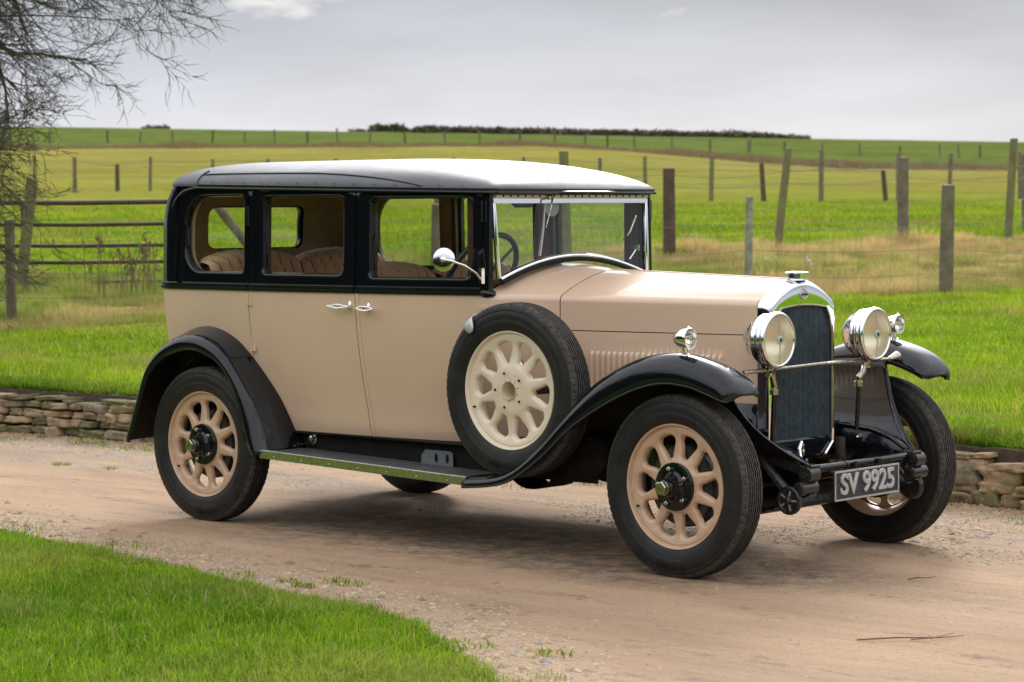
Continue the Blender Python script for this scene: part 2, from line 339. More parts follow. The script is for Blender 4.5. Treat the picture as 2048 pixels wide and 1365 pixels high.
def drive_z(x, y):   # the far rear wheel stands a touch higher, the far front one a touch lower
    x = np.asarray(x, float); y = np.asarray(y, float)
    return .010*np.sin(x*1.7+.6)*np.sin(y*1.1+1)*0+.006*np.exp(-((x+2.97)**2+(y-.73)**2)/.25)-.006*np.exp(-((x)**2+(y-.73)**2)/.25)
gx = np.concatenate([np.linspace(-120, -14, 12)[:-1], np.linspace(-14, 8, 111)[:-1], np.linspace(8, 120, 14)])
gy = np.concatenate([np.linspace(-90, -8, 12)[:-1], np.linspace(-8, 3, 56)[:-1], np.linspace(3, 30, 5)])
GX, GY = np.meshgrid(gx, gy); GZ = drive_z(GX, GY)
GZ = np.where(GY > wall_y(GX)+.3, np.minimum(GZ, -.02-.1*np.clip(GY-wall_y(GX)-.3, 0, 20)), GZ)
ny, nx = GX.shape; ii, jj = np.meshgrid(np.arange(ny-1), np.arange(nx-1), indexing='ij'); a_ = ii*nx+jj
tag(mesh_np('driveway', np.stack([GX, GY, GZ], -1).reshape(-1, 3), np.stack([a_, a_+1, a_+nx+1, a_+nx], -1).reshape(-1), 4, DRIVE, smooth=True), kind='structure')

m_ = MB(); m_.grid([[(x_, y_, .02) for x_ in (8.5, 20, 60, 118)] for y_ in (-60, -30, -8, 1.8)]); tag(m_.build('meadow', mat('meadow_grass', (.13, .27, .014), 1, col2=(.17, .30, .02), nscale=2, spec=0, bump=.6, bscale=4)), kind='structure')
# near lawn: a sheet of turf soil with real blades on it
LE = [(-14, -.2), (-8, -1.02), (-5, -1.45), (-3.39, -1.71), (-3.0, -1.80), (-2.4, -1.86), (-2.0, -1.92), (-1.35, -2.07), (-.78, -2.19), (-.35, -2.22), (.05, -2.36), (.4, -2.58), (.7, -2.75), (1.1, -3.02), (1.7, -3.6), (2.3, -4.4), (3.2, -6.0), (4.2, -9), (5, -14)]
lex = np.array([p[0] for p in LE]); ley = np.array([p[1] for p in LE])
def lawn_edge(x): return np.interp(x, lex, ley)
LAWNSOIL = mat('lawn_turf_base', (.045, .105, .008), 1, spec=0, col2=(.065, .13, .012), nscale=6, bump=.5, bscale=30)
def lawn_z(x, y):
    k = lawn_edge(x)-y; return .004+.055*ss(k/.5)+.02*np.sin(x*1.9+y)*ss(k)*.6
xs = np.concatenate([np.linspace(-40, -14.5, 6), np.linspace(-14, 5, 120)]); rows = []
vsl = np.concatenate([np.linspace(0, .6, 8)[:-1], np.linspace(.6, 30, 30)])
XX, KK = np.meshgrid(xs, vsl); EY = np.interp(XX, lex, ley); YY = EY-KK*1.0
XX2 = XX-KK*.15
ZZ = .004+.055*ss(KK/.5)
ny, nx = XX.shape; ii, jj = np.meshgrid(np.arange(ny-1), np.arange(nx-1), indexing='ij'); a_ = ii*nx+jj
tag(mesh_np('lawn', np.stack([XX, YY, ZZ], -1).reshape(-1, 3), np.stack([a_, a_+1, a_+nx+1, a_+nx], -1).reshape(-1), 4, LAWNSOIL, smooth=True), kind='structure')

# ------------------------------------------------------------------ grass blades
GR, t, b = nodes_mat('grass_blade'); b.inputs['Specular IOR Level'].default_value = .3
at = t.nodes.new('ShaderNodeAttribute'); at.attribute_name = 'tint'
t.links.new(at.outputs['Color'], b.inputs['Base Color']); b.inputs['Roughness'].default_value = .6; b.inputs['Specular IOR Level'].default_value = .12
tr = t.nodes.new('ShaderNodeBsdfTranslucent'); ms = t.nodes.new('ShaderNodeMixShader'); ms.inputs[0].default_value = .3
t.links.new(at.outputs['Color'], tr.inputs[0]); o_ = t.nodes['Material Output']
t.links.new(b.outputs[0], ms.inputs[1]); t.links.new(tr.outputs[0], ms.inputs[2]); t.links.new(ms.outputs[0], o_.inputs[0])
def vnoise(x, y, sc, seed=0):
    x = x*sc+seed*17.3; y = y*sc+seed*9.1; xi = np.floor(x).astype(np.int64); yi = np.floor(y).astype(np.int64); fx = x-xi; fy = y-yi
    fx = fx*fx*(3-2*fx); fy = fy*fy*(3-2*fy)
    def h(a, b_):
        n = (a*374761393+b_*668265263) & 0x7fffffff; n = ((n ^ (n >> 13))*1274126177) & 0x7fffffff; return ((n ^ (n >> 16)) & 0xffff)/65535.
    return (h(xi, yi)*(1-fx)+h(xi+1, yi)*fx)*(1-fy)+(h(xi, yi+1)*(1-fx)+h(xi+1, yi+1)*fx)*fy
def blades(name, x, y, z, h, w, cols, lean=.5, seg=2):
    n = len(x); a = RNG.uniform(0, 2*np.pi, n); la = RNG.uniform(0, 2*np.pi, n); ln = RNG.uniform(.05, 1, n)*lean
    dx, dy = np.cos(a)*w/2, np.sin(a)*w/2; lx, ly = np.cos(la)*ln*h, np.sin(la)*ln*h
    if seg == 2:
        V = np.empty((n, 5, 3)); m = .55
        V[:, 0] = np.stack([x-dx, y-dy, z], -1); V[:, 1] = np.stack([x+dx, y+dy, z], -1)
        V[:, 2] = np.stack([x+dx*.8+lx*.3, y+dy*.8+ly*.3, z+h*m], -1); V[:, 3] = np.stack([x-dx*.8+lx*.3, y-dy*.8+ly*.3, z+h*m], -1)
        V[:, 4] = np.stack([x+lx, y+ly, z+h*(1-.25*ln)], -1)
        b0 = np.arange(n)[:, None]*5; fc = np.concatenate([b0+[0, 1, 2], b0+[0, 2, 3], b0+[3, 2, 4]], 1).reshape(-1); k = 5
    else:
        V = np.empty((n, 3, 3)); V[:, 0] = np.stack([x-dx, y-dy, z], -1); V[:, 1] = np.stack([x+dx, y+dy, z], -1); V[:, 2] = np.stack([x+lx, y+ly, z+h], -1)
        fc = (np.arange(n)[:, None]*3+[0, 1, 2]).reshape(-1); k = 3
    c = np.repeat(cols, k, 0); c4 = np.concatenate([c, np.ones((len(c), 1))], 1)
    o = mesh_np(name, V.reshape(-1, 3), fc, 3, GR, attr=c4)
    return tag(o, kind='stuff')
def lerp(a, b_, t_): t_ = np.asarray(t_)[:, None]; return np.asarray(a)*(1-t_)+np.asarray(b_)*t_
def grass_cols(x, y, n):
    m = np.clip(vnoise(x, y, 1.1, 1)*.55+vnoise(x, y, 5, 2)*.45+RNG.normal(0, .22, n), 0, 1)
    c = lerp((.085, .20, .007), (.29, .42, .022), m)
    yl = np.clip((vnoise(x, y, 1.7, 5)-.60)*3, 0, .6)*RNG.uniform(0, 1, n)
    c = lerp(c, (.30, .27, .09), yl)
    dry = RNG.uniform(0, 1, n) < .055
    c[dry] = (.38, .31, .13)
    br_ = np.clip((vnoise(x, y, .9, 31)-.62)*4, 0, 1)*.5*(vnoise(x, y, 6, 12) > .4); c = lerp(c, (.27, .235, .09), br_)
    return c*RNG.uniform(.65, 1.5, (n, 1))*np.array([1.08, 1.05, 1])
# near lawn blades
def scatter(n, x0, x1, y0, y1): return RNG.uniform(x0, x1, n), RNG.uniform(y0, y1, n)
x, y = scatter(1700000, -12, 4.2, -9.5, -.5)
d, s = ds(x, y); k = lawn_edge(x)-y+.05*(vnoise(x, y, 4, 9)-.5)+.05*(vnoise(x, y, 14, 3)-.5)
keep = (k > -.02) & (np.abs(s) < d*.215+4.5) & (d > 5.0)
dens = np.where((np.abs(s) < d*.215+.15) & (d > 7.4), .97, .16+.6*np.clip(1-(np.abs(s)-d*.215-.15)/1.2, 0, 1))*np.where(k < .04, .6, 1)
keep &= RNG.uniform(0, 1, len(x)) < dens
x, y, k = x[keep], y[keep], k[keep]; n = len(x)
z = .004+.055*ss(k/.5)
h = (.016+.030*vnoise(x, y, 3, 4)+.018*vnoise(x, y, 11, 6))*RNG.uniform(.6, 1.4, n)*(1-.25*(k < .1)); long_ = RNG.uniform(0, 1, n) < .02; h[long_] *= 1.7
blades('lawn_grass', x, y, z, h, RNG.uniform(.0025, .005, n), grass_cols(x, y, n), lean=1.0)
# bank lawn beyond the wall
uu = RNG.uniform(-26, 13, 1120000); vv_ = 26*RNG.uniform(0, 1, 1120000)**1.15; x = uu+F2[0]*vv_; y = wall_y(uu)+.10+F2[1]*vv_
d, s = ds(x, y); qd = d-.45*s
keep = (np.abs(s) < d*.212+9.0) & ((np.abs(s) < d*.212+.3) | (RNG.uniform(0, 1, len(x)) < .3)) & (qd < 26.3+2*(vnoise(x, y, .8, 2)-.5)); x, y, vv_, d = x[keep], y[keep], vv_[keep], d[keep]; n = len(x)
z = field_z(x, y)-.01+np.where(vv_ < .06, -.08, 0)
h = (.02+.04*vnoise(x, y, 1.6, 4)**1.5+.045*vnoise(x, y, 4.5, 8)**2)*RNG.uniform(.6, 1.5, n); w = RNG.uniform(.004, .009, n)*(1+np.clip((d-14)/16, 0, 1))
c = grass_cols(x, y, n)*np.array([1.30, 1.12, 1.3])
blades('bank_grass', x, y, z, h, w, c, lean=.9, seg=1)
# grass curling over the lip of the wall
uu = RNG.uniform(-13, 5, 60000); kk = RNG.uniform(0, 1, 60000)**2; x = uu; y = wall_y(uu)+.115+kk*.30; sel = vnoise(uu, uu*0, 3.1, 4) > .24; x, y = x[sel], y[sel]; n = len(x)
z = np.interp(y-wall_y(x), [.1, .2, .3], [.27, .30, .31]); h = RNG.uniform(.04, .10, n)*(.5+vnoise(x, y, 2.2, 8))
blades('verge_grass', x, y, z, h, RNG.uniform(.004, .008, n), grass_cols(x, y, n)*.85, lean=1.2)
# dry tussocks of the strip
q_ = RNG.uniform(25.2, 33.2, 520000); s = np.where(RNG.uniform(0, 1, 520000) < .8, RNG.uniform(-10, 10, 520000), RNG.uniform(-22, 22, 520000)); d = q_+.45*s; x, y = xy(d, s)
rut = np.exp(-((q_-28.4)/.5)**2)+np.exp(-((q_-30.3)/.5)**2)
keep = (RNG.uniform(0, 1, len(x)) > rut*.9*(vnoise(x, y, .7, 21) > .3)) & (vnoise(x, y, 1.3, 3) > .22); x, y, q_, d = x[keep], y[keep], q_[keep], d[keep]; n = len(x)
h = (.03+.10*vnoise(x, y, .9, 4)**2+.19*vnoise(x, y, 2.6, 41)**5+.03*vnoise(x, y, 5, 4))*RNG.uniform(.5, 1.3, n)
m = np.clip(vnoise(x, y, .55, 7)*1.6-.15+.8*(vnoise(x, y, 2.2, 3)-.5)+RNG.normal(0, .12, n)-.12+.25*(ds(x, y)[1] < -1), 0, 1)
c = lerp((.58, .44, .20), (.27, .34, .06), m)*(1+.25*(vnoise(x, y, 2.6, 41)-.5)[:, None]*2)*RNG.uniform(.7, 1.2, (n, 1))
blades('dry_grass', x, y, field_z(x, y)-.01, h, RNG.uniform(.008, .016, n), c, lean=.9, seg=1)
# green pasture tufts behind the strip
s = RNG.uniform(-13, 13, 420000); q_ = 32.4+30*RNG.uniform(0, 1, 420000)**1.3; d = q_+.45*np.clip(s, -8, 8)*np.clip(1-(q_-34)/40, 0, 1); x, y = xy(d, s)
keep = (np.abs(s) < d*.212+1); x, y, q_, d = x[keep], y[keep], q_[keep], d[keep]; n = len(x)
h = (.03+.09*vnoise(x, y, .9, 4)**2)*RNG.uniform(.5, 1.4, n)
blades('pasture_grass', x, y, field_z(x, y)-.01, h, RNG.uniform(.012, .028, n), grass_cols(x*.4, y*.4, n)*np.array([1.2, 1.02, 1.2]), lean=.8, seg=1)
# weeds and moss in the gravel
cx_ = []; 
for _ in range(120):
    a_x = random.uniform(-9, 2.5); side = random.random()
    a_y = wall_y(a_x)-random.uniform(.08, .45) if side < .55 else (lawn_edge(a_x)+random.uniform(.05, .5)**1.4 if side < .85 else random.uniform(.3, 1.3))
    if -4.2 < a_x < 1.0 and -1.0 < a_y < 1.1: continue
    nb = random.randint(12, 80); rr0 = random.uniform(.03, .16)
    th = RNG.uniform(0, 2*np.pi, nb); rr1 = rr0*np.sqrt(RNG.uniform(0, 1, nb)); cx_.append(np.stack([a_x+np.cos(th)*rr1*1.7, a_y+np.sin(th)*rr1], -1))
pw = np.concatenate(cx_); n = len(pw)
blades('weeds', pw[:, 0], pw[:, 1], np.zeros(n), RNG.uniform(.008, .032, n), RNG.uniform(.003, .007, n), grass_cols(pw[:, 0], pw[:, 1], n)*.9, lean=1.3)

# ------------------------------------------------------------------ gravel
def gravel_mesh(name, x, y, r, cols, z0=0.0):
    n = len(x); base = np.array([(0, 0, 1), (1, 0, .1), (.3, .95, 0), (-.8, .6, .15), (-.8, -.6, 0), (.3, -.95, .1)])
    a = RNG.uniform(0, 2*np.pi, n); sc = RNG.uniform(.6, 1.3, (n, 6, 1)); Vb = base[None]*sc*r[:, None, None]; Vb[:, :, 2] *= .6
    ca, sa = np.cos(a)[:, None], np.sin(a)[:, None]
    V = np.stack([Vb[:, :, 0]*ca-Vb[:, :, 1]*sa+x[:, None], (Vb[:, :, 0]*sa+Vb[:, :, 1]*ca)+y[:, None], Vb[:, :, 2]+z0], -1)
    b0 = np.arange(n)[:, None]*6; fc = np.concatenate([b0+[0, 1, 2], b0+[0, 2, 3], b0+[0, 3, 4], b0+[0, 4, 5], b0+[0, 5, 1]], 1).reshape(-1)
    c = np.repeat(cols, 6, 0); c4 = np.concatenate([c, np.ones((len(c), 1))], 1)
    return tag(mesh_np(name, V.reshape(-1, 3), fc, 3, STONE_T, attr=c4), kind='stuff')
STONE_T, t, b = nodes_mat('pebble'); at = t.nodes.new('ShaderNodeAttribute'); at.attribute_name = 'tint'; t.links.new(at.outputs['Color'], b.inputs['Base Color']); b.inputs['Roughness'].default_value = .85
x, y = scatter(420000, -11, 4.5, -6, 2.2); d, s = ds(x, y)
e1 = np.abs(y-lawn_edge(x)-.12); e2 = wall_y(x)-y; pn = vnoise(x*.35, y*1.6, 1.1, 7)
p_ = 1.0*np.exp(-(e1/.30)**2)+.7*np.exp(-(np.clip(e2, 0, 9)/.5)**2)+.45*np.clip((pn-.55)*5, 0, 1)*(vnoise(x, y, 3, 2) > .35)*(y > .35)+.006
keep = (np.abs(s) < d*.212+.6) & (d > 6.5) & (RNG.uniform(0, 1, len(x)) < p_) & (y > lawn_edge(x)-.03) & (y < wall_y(x)-.02); x, y = x[keep], y[keep]; n = len(x)
m = RNG.uniform(0, 1, n); c = lerp((.22, .155, .085), (.48, .37, .23), m); g_ = RNG.uniform(0, 1, n) < .25; c[g_] = (.25, .22, .19)
gravel_mesh('gravel', x, y, RNG.uniform(.0025, .0095, n)*(1+(RNG.uniform(0, 1, n) < .04)*1.1), c)
# leaf litter at the wall foot
x = RNG.uniform(-10, 4, 5200); y = wall_y(x)-np.abs(RNG.normal(0, .10, 5200))-.01; y2 = lawn_edge(x)+RNG.normal(.1, .2, 5200); sel = RNG.uniform(0, 1, 5200) < .12; y = np.where(sel, y2, y); n = len(x)
c = lerp((.20, .11, .06), (.34, .24, .14), RNG.uniform(0, 1, n)); gravel_mesh('leaf_litter', x, y, RNG.uniform(.012, .026, n), c)

# ------------------------------------------------------------------ dry stone wall
WALLM, t, b = nodes_mat('dry_stone'); at = t.nodes.new('ShaderNodeAttribute'); at.attribute_name = 'tint'
tcn = t.nodes.new('ShaderNodeTexCoord'); P = tcn.outputs['Object']
f1 = mrange(t, noise(t, P, 22, 6, .7), .3, .7, .62, 1.3); vm = t.nodes.new('ShaderNodeVectorMath'); vm.operation = 'SCALE'; t.links.new(at.outputs['Vector'], vm.inputs[0]); t.links.new(f1, vm.inputs[3])
c1 = mixc(t, mrange(t, noise(t, P, 5, 5, .7), .47, .62, 0, .8), vm.outputs[0], (.13, .145, .045))
c1 = mixc(t, mrange(t, noise(t, P, 38, 3), .60, .68, 0, .7), c1, (.36, .34, .28))
t.links.new(c1, b.inputs['Base Color']); b.inputs['Roughness'].default_value = .9
bp_ = t.nodes.new('ShaderNodeBump'); bp_.inputs['Strength'].default_value = .8; bp_.inputs['Distance'].default_value = .015; t.links.new(noise(t, P, 30, 8, .75), bp_.inputs['Height']); t.links.new(bp_.outputs[0], b.inputs['Normal'])
def stone_template(k=5):
    bm = bmesh.new(); bmesh.ops.create_cube(bm, size=2); bmesh.ops.subdivide_edges(bm, edges=bm.edges, cuts=k-1, use_grid_fill=True)
    V = np.array([v.co[:] for v in bm.verts]); Fc = [[v.index for v in f.verts] for f in bm.faces]; bm.free()
    V = V/(np.sum(np.abs(V)**14, 1)**(1/14.))[:, None]
    return V, np.array(Fc)
SV, SF = stone_template()
allv, allf, allc, off = [], [], [], 0
def add_stone(c, half, rz, tint):
    global off
    V = SV*np.array(half)
    sd_ = random.uniform(0, 100); nn = np.array([mnoise.noise(Vector(v)*1.1+Vector((sd_, 0, 0))) for v in SV]); n2 = np.array([mnoise.noise(Vector(v)*2.7+Vector((0, sd_, 0))) for v in SV])
    V = V*(1+.17*nn+.12*n2)[:, None]; V[:, 2] += V[:, 0]*random.uniform(-.09, .09); V[:, 0] += V[:, 2]*random.uniform(-.35, .35)
    ca, sa = math.cos(rz), math.sin(rz); V = np.stack([V[:, 0]*ca-V[:, 1]*sa, V[:, 0]*sa+V[:, 1]*ca, V[:, 2]], -1)+np.array(c)
    allv.append(V); allf.append((SF+off).reshape(-1)); off += len(V); allc.append(np.tile((*tint, 1), (len(V), 1)))
def stone_tint():
    base = random.choice([(.42, .30, .17), (.48, .34, .20), (.33, .25, .15), (.36, .30, .20), (.52, .36, .22), (.27, .24, .11)])
    k = random.uniform(.55, .98); return tuple(v*k for v in base)
for row in range(5):
    xx = -15.0
    hh = [.072, .062, .062, .056, .042][row]; zc = [.033, .095, .153, .208, .252][row]
    while xx < 7:
        big_ = xx > -2
        ln = random.uniform(.11, .34)*(.85 if row else 1)*(1.1 if big_ else 1)
        if row == 4 and random.random() < .25: xx += ln; continue
        h_ = hh*random.uniform(.75, 1.25)
        if big_ and row in (2,) and random.random() < .3: h_ *= 1.7
        xm = xx+ln/2; sl_ = (wall_y(xm+.1)-wall_y(xm-.1))/.2
        add_stone((xm, wall_y(xm)+.05+random.uniform(-.02, .025)+row*.008, zc+random.uniform(-.006, .006)), (ln/2*.92, random.uniform(.09, .13), h_/2*.90), math.atan(sl_)+random.uniform(-.06, .06), stone_tint())
        xx += ln
tag(mesh_np('dry_stone_wall', np.concatenate(allv), np.concatenate(allf), 4, WALLM, attr=np.concatenate(allc), smooth=False), 'low dry stone retaining wall of tan mossy stones edging the drive', 'wall')
SOIL = mat('bank_soil', (.045, .03, .02), .95, col2=(.085, .06, .035), nscale=12, bump=.8, bscale=25)
m_ = MB(); xs = np.linspace(-16, 8, 241)
m_.grid([[(x_, wall_y(x_)+.04+.02*mnoise.noise(Vector((x_*3, 0, 0))), -.02) for x_ in xs], [(x_, wall_y(x_)+.07+.03*mnoise.noise(Vector((x_*4, 1, 0))), .18) for x_ in xs], [(x_, wall_y(x_)+.08+.05*mnoise.noise(Vector((x_*6, 2, 0))), .29+.015*mnoise.noise(Vector((x_*9, 2, 4)))) for x_ in xs], [(x_, wall_y(x_)+.35, .315) for x_ in xs]])
tag(m_.build('bank_soil', SOIL), kind='structure')

# ------------------------------------------------------------------ fences
WOODG = mat('weathered_post', (.20, .165, .115), .9, col2=(.115, .095, .062), nscale=9, bump=.5, bscale=30)
WOODD = mat('dark_post', (.115, .078, .052), .9, col2=(.07, .048, .034), nscale=9, bump=.5, bscale=30)
WOODL = mat('lichened_post', (.34, .33, .26), .9, col2=(.17, .16, .11), nscale=16, bump=.5, bscale=30)
WOODY = mat('mossy_post', (.19, .20, .075), .9, col2=(.14, .115, .06), nscale=7, bump=.5, bscale=30)
WIRE = mat('fence_wire', (.17, .17, .165), .6, metal=.3)
RUST = mat('rusty_rail', (.095, .045, .035), .75, col2=(.05, .028, .024), nscale=12, bump=.2)
def ray_ground(px, py, dlo=8, dhi=400):
    """where the sight line of a pixel of the photograph meets the terrain"""
    dv = fw+rr_*((px-1024)/F_PX)-uu_*((py-682.5)/F_PX); k = dlo
    while k < dhi:
        p = Vector((CX, CY, CZ))+dv*k
        if p.z < field_z(p.x, p.y): return p
        k += .05 if k < 60 else .5
    return Vector((CX, CY, CZ))+dv*dhi
def project(p):
    v = Vector(p)-Vector((CX, CY, CZ)); z_ = v.dot(fw); return 1024+F_PX*v.dot(rr_)/z_, 682.5-F_PX*v.dot(uu_)/z_, z_
def post_mesh(mb, base, h, r, lean=(0, 0), sq=False, sd_=0):
    rows = []; n = 10
    for i in range(7):
        t_ = i/6; c = Vector(base)+Vector((lean[0]*t_, lean[1]*t_, h*t_-.1*(1-t_)))
        rr1 = r*(1.06-.10*t_)
        rows.append([c+Vector((math.cos(a)*rr1*(1+.10*mnoise.noise(Vector((math.cos(a)*1.5, math.sin(a)*1.5, t_*4+sd_)))), math.sin(a)*rr1*(1+.10*mnoise.noise(Vector((math.cos(a)*1.5, math.sin(a)*1.5, t_*4+sd_+9)))), 0)) for a in [2*math.pi*k/n for k in range(n)]])
    mb.grid(rows, cu=True); b_ = len(mb.v); top = Vector(base)+Vector((lean[0], lean[1], h+r*.15)); mb.v.append(tuple(top))
    for k in range(n): mb.f.append((b_-n+k, b_-n+(k+1) % n, b_)); mb.mi.append(0)
rdir = Vector((R2[0], R2[1], 0))
def fence(name, label, posts, wires, group=None, wire_r=.004, netting=False):
    """posts: (base px, base row, height m, width m, top px, material, label)"""
    root = None; tops = []
    for i, (px, py, h, w, tpx, m, lb) in enumerate(posts):
        g = ray_ground(px, py); dd = (g-Vector((CX, CY, CZ))).dot(fw)
        if root is None: root = empty(name, g); tag(root, label, 'fence', group)
        mb = MB(); ln = rdir*((tpx-px)*dd/F_PX); post_mesh(mb, (0, 0, 0), h, w/2, (ln.x, ln.y), sd_=i*3.1)
        o = mb.build('post', m, root); o.location = g-root.location
        if lb: o['label'] = lb
        tops.append((g, ln, h, w))
    for fr in wires:
        mb = MB(); pts = []
        for i in range(len(tops)-1):
            (g0, l0, h0, w0), (g1, l1, h1, w1) = tops[i], tops[i+1]
            a0 = g0+l0*fr/h0+Vector((0, 0, min(fr, h0*.97))); a1 = g1+l1*fr/h1+Vector((0, 0, min(fr, h1*.97)))
            nseg = 10
            for k in range(nseg):
                t_ = k/nseg; p = a0.lerp(a1, t_); p.z -= .05*math.sin(math.pi*t_)*(1+.5*math.sin(i*3.3+fr*9)); pts.append(p-root.location)
        pts.append(a1-root.location)
        mb.tube(pts, wire_r, 4, cap=False); mb.build('wire', WIRE, root)
    if netting:
        for i in range(len(tops)-1):
            mb = MB(); (g0, l0, h0, w0), (g1, l1, h1, w1) = tops[i], tops[i+1]; L_ = (g1-g0).length; nn_ = int(L_/.3)
            for k in range(1, nn_):
                p = g0.lerp(g1, k/nn_); p.z = float(field_z(p.x, p.y)); q1 = p-root.location
                mb.tube([q1+Vector((0, 0, .05)), q1+Vector((random.uniform(-.02, .02), 0, netting))], wire_r*.7, 3, cap=False)
            mb.build('netting', WIRE, root)
    return root
# near fence along the edge of the lawn
fence('wire_fence', 'low wire netting fence on short posts along the top edge of the mown bank', [
    (-160, 668, 1.0, .10, -165, WOODG, None), (24, 646, 1.02, .105, 22, WOODG, 'grey split post beside the rusty gate'),
    (400, 630, 1.0, .09, 400, WOODG, None), (620, 622, 1.0, .09, 622, WOODG, None), (870, 612, 1.05, .10, 874, WOODG, None), (1092, 604, .9, .07, 1092, WOODG, None),
    (1496, 596, 1.10, .085, 1499, WOODL, 'pale lichened post behind the bonnet'), (1891, 590, 1.22, .155, 1896, WOODG, 'stout grey post at the right'), (2260, 590, 1.2, .14, 2262, WOODG, None)],
    [.25, .52, .80], wire_r=.0035, netting=.8)
# second fence behind the dry strip
fence('wire_fence', 'taller barbed wire fence with leaning posts on the far side of the dry strip', [
    (520, 548, 1.15, .10, 512, WOODG, None), (872, 532, 1.2, .135, 882, WOODG, 'grey post seen through the front door window'), (1135, 528, 1.45, .13, 1128, WOODY, 'mossy post seen through the windscreen'),
    (1339, 516, 1.20, .165, 1338, WOODD, 'dark squat post beside the windscreen'), (1552, 506, 1.43, .11, 1577, WOODY, 'post leaning to the right'), (1806, 486, 1.24, .165, 1806, WOODG, 'stout upright grey post'),
    (2015, 480, 1.50, .12, 2027, WOODY, 'tall mossy post at the right'), (2052, 474, 1.3, .12, 2049, WOODG, None), (2400, 470, 1.3, .12, 2400, WOODG, None)],
    [.30, .62, .95, 1.12], wire_r=.0045)
st_ = ray_ground(508, 545); mb = MB(); e0 = ray_ground(528, 548)+Vector((0, 0, .1)); e1 = e0-rdir*.75+Vector((0, 0, .98))
mb.tube([e0, e0.lerp(e1, .5), e1], .055, 8); tag(mb.build('brace_strut', WOODG), 'slanting grey timber strut seen through the rear window of the car', 'post')
# third fence between the two pastures
far = []
for px, py, h, w, tp, m in ((-250, 384, 1.1, .11, -250, WOODG), (-60, 384, 1.1, .11, -60, WOODG), (70, 384, 1.15, .12, 70, WOODY), (150, 383, 1.15, .14, 150, WOODG), (235, 383, .9, .15, 235, WOODD), (300, 383, 1.15, .11, 302, WOODG), (427, 385, 1.1, .12, 426, WOODY), (537, 386, 1.1, .11, 536, WOODG), (672, 388, 1.1, .10, 672, WOODG), (790, 390, 1.1, .1, 790, WOODG), (908, 392, 1.15, .10, 908, WOODG), (1048, 395, 1.15, .10, 1048, WOODG), (1200, 398, 1.15, .11, 1200, WOODG), (1291, 400, 1.2, .11, 1290, WOODY),
                        (1422, 403, 1.22, .13, 1424, WOODY), (1528, 404, 1.0, .13, 1523, WOODD), (1642, 403, 1.35, .13, 1643, WOODG), (1772, 402, .82, .13, 1766, WOODD), (1797, 401, 1.3, .13, 1797, WOODG), (1898, 398, 1.25, .11, 1902, WOODG), (2040, 398, 1.3, .12, 2040, WOODG), (2200, 400, 1.3, .12, 2200, WOODG), (2380, 400, 1.3, .12, 2380, WOODG)):
    far.append((px, py, h, w, tp, m, None))
fence('wire_fence', 'distant wire fence of thin posts between the bright pasture and the dull one', far, [.5, .85, 1.05], wire_r=.008)
hill = []
for i, px in enumerate([-120, 20, 100, 215, 280, 345, 425, 490, 550, 615, 675, 740, 810, 890, 960, 1040, 1110, 1170, 1215, 1270, 1345, 1420, 1495, 1500, 1570, 1645, 1720, 1800, 1880, 1918, 1960, 2060, 2150]):
    hill.append((px, float(np.interp(px, [0, 800, 1100, 1300, 1700, 2048], [287, 287, 292, 300, 312, 317])), random.uniform(1.0, 1.35), .17, px+random.uniform(-2, 2), WOODG if i % 3 else WOODD, None))
fence('wire_fence', 'farthest fence of tiny posts along the brown weedy line below the hilltop field', hill, [.9], wire_r=.012)
# brown weeds along the farthest fence
x_, y_, hh_ = [], [], []
s = RNG.uniform(-55, 55, 60000); dd = 199+RNG.normal(0, 2.2, 60000); x, y = xy(dd, s); hn = .12+.5*vnoise(s, dd*0, .22, 3)**2+.22*vnoise(s, dd*0, 1.3, 4)
c = lerp((.28, .20, .115), (.20, .17, .08), RNG.uniform(0, 1, 60000))*RNG.uniform(.7, 1.2, (60000, 1))
blades('field_edge_weeds', x, y, field_z(x, y), hn*RNG.uniform(.4, 1.1, 60000), RNG.uniform(.03, .09, 60000), c, lean=.4, seg=1)

# rusty gate
g0 = ray_ground(-80, 574); g1 = ray_ground(398, 572); gz = min(g0.z, g1.z)
gr_ = empty('field_gate', (g0+g1)/2); tag(gr_, 'rusty five bar metal field gate behind the back of the car', 'gate')
zz = .06
for rowy in (.06, .30, .50, .755, 1.02):
    mb = MB(); a0 = Vector((g0.x, g0.y, gz+rowy))-gr_.location; a1 = Vector((g1.x, g1.y, gz+rowy))-gr_.location
    mid = (a0+a1)/2+Vector((0, 0, -.012)); mb.tube([a0, a0.lerp(mid, .5), mid, mid.lerp(a1, .5), a1], .024 if rowy < 1 else .03, 8); mb.build('rail', RUST, gr_)
for t_ in (.02, .27, .985):
    p = g0.lerp(g1, t_); mb = MB(); b0_ = Vector((p.x, p.y, gz+.04))-gr_.location; mb.tube([b0_, b0_+Vector((0, 0, .98))], .03, 8); mb.build('upright', RUST, gr_)
p = ray_ground(50, 574)-Vector((fw.x, fw.y, 0))*.25; mb = MB(); w_ = rdir*.065; lean = rdir*.16
vs = []
for zf in (0, 1):
    for sx, sy in ((-1, -.4), (1, -.4), (1, .4), (-1, .4)):
        q_ = w_*sx+Vector((fw.x, fw.y, 0))*sy*.07+lean*zf+Vector((0, 0, 1.27*zf+(.05*(sx < 0) if zf else 0))); vs.append(q_)
mb.add(vs, [(0, 1, 2, 3), (7, 6, 5, 4), (0, 4, 5, 1), (1, 5, 6, 2), (2, 6, 7, 3), (3, 7, 4, 0)]); o = mb.build('gate_post', WOODY, None, smooth=False, bevel=.006); o.location = p
tag(o, 'green mossy flat post leaning against the rusty gate', 'post')

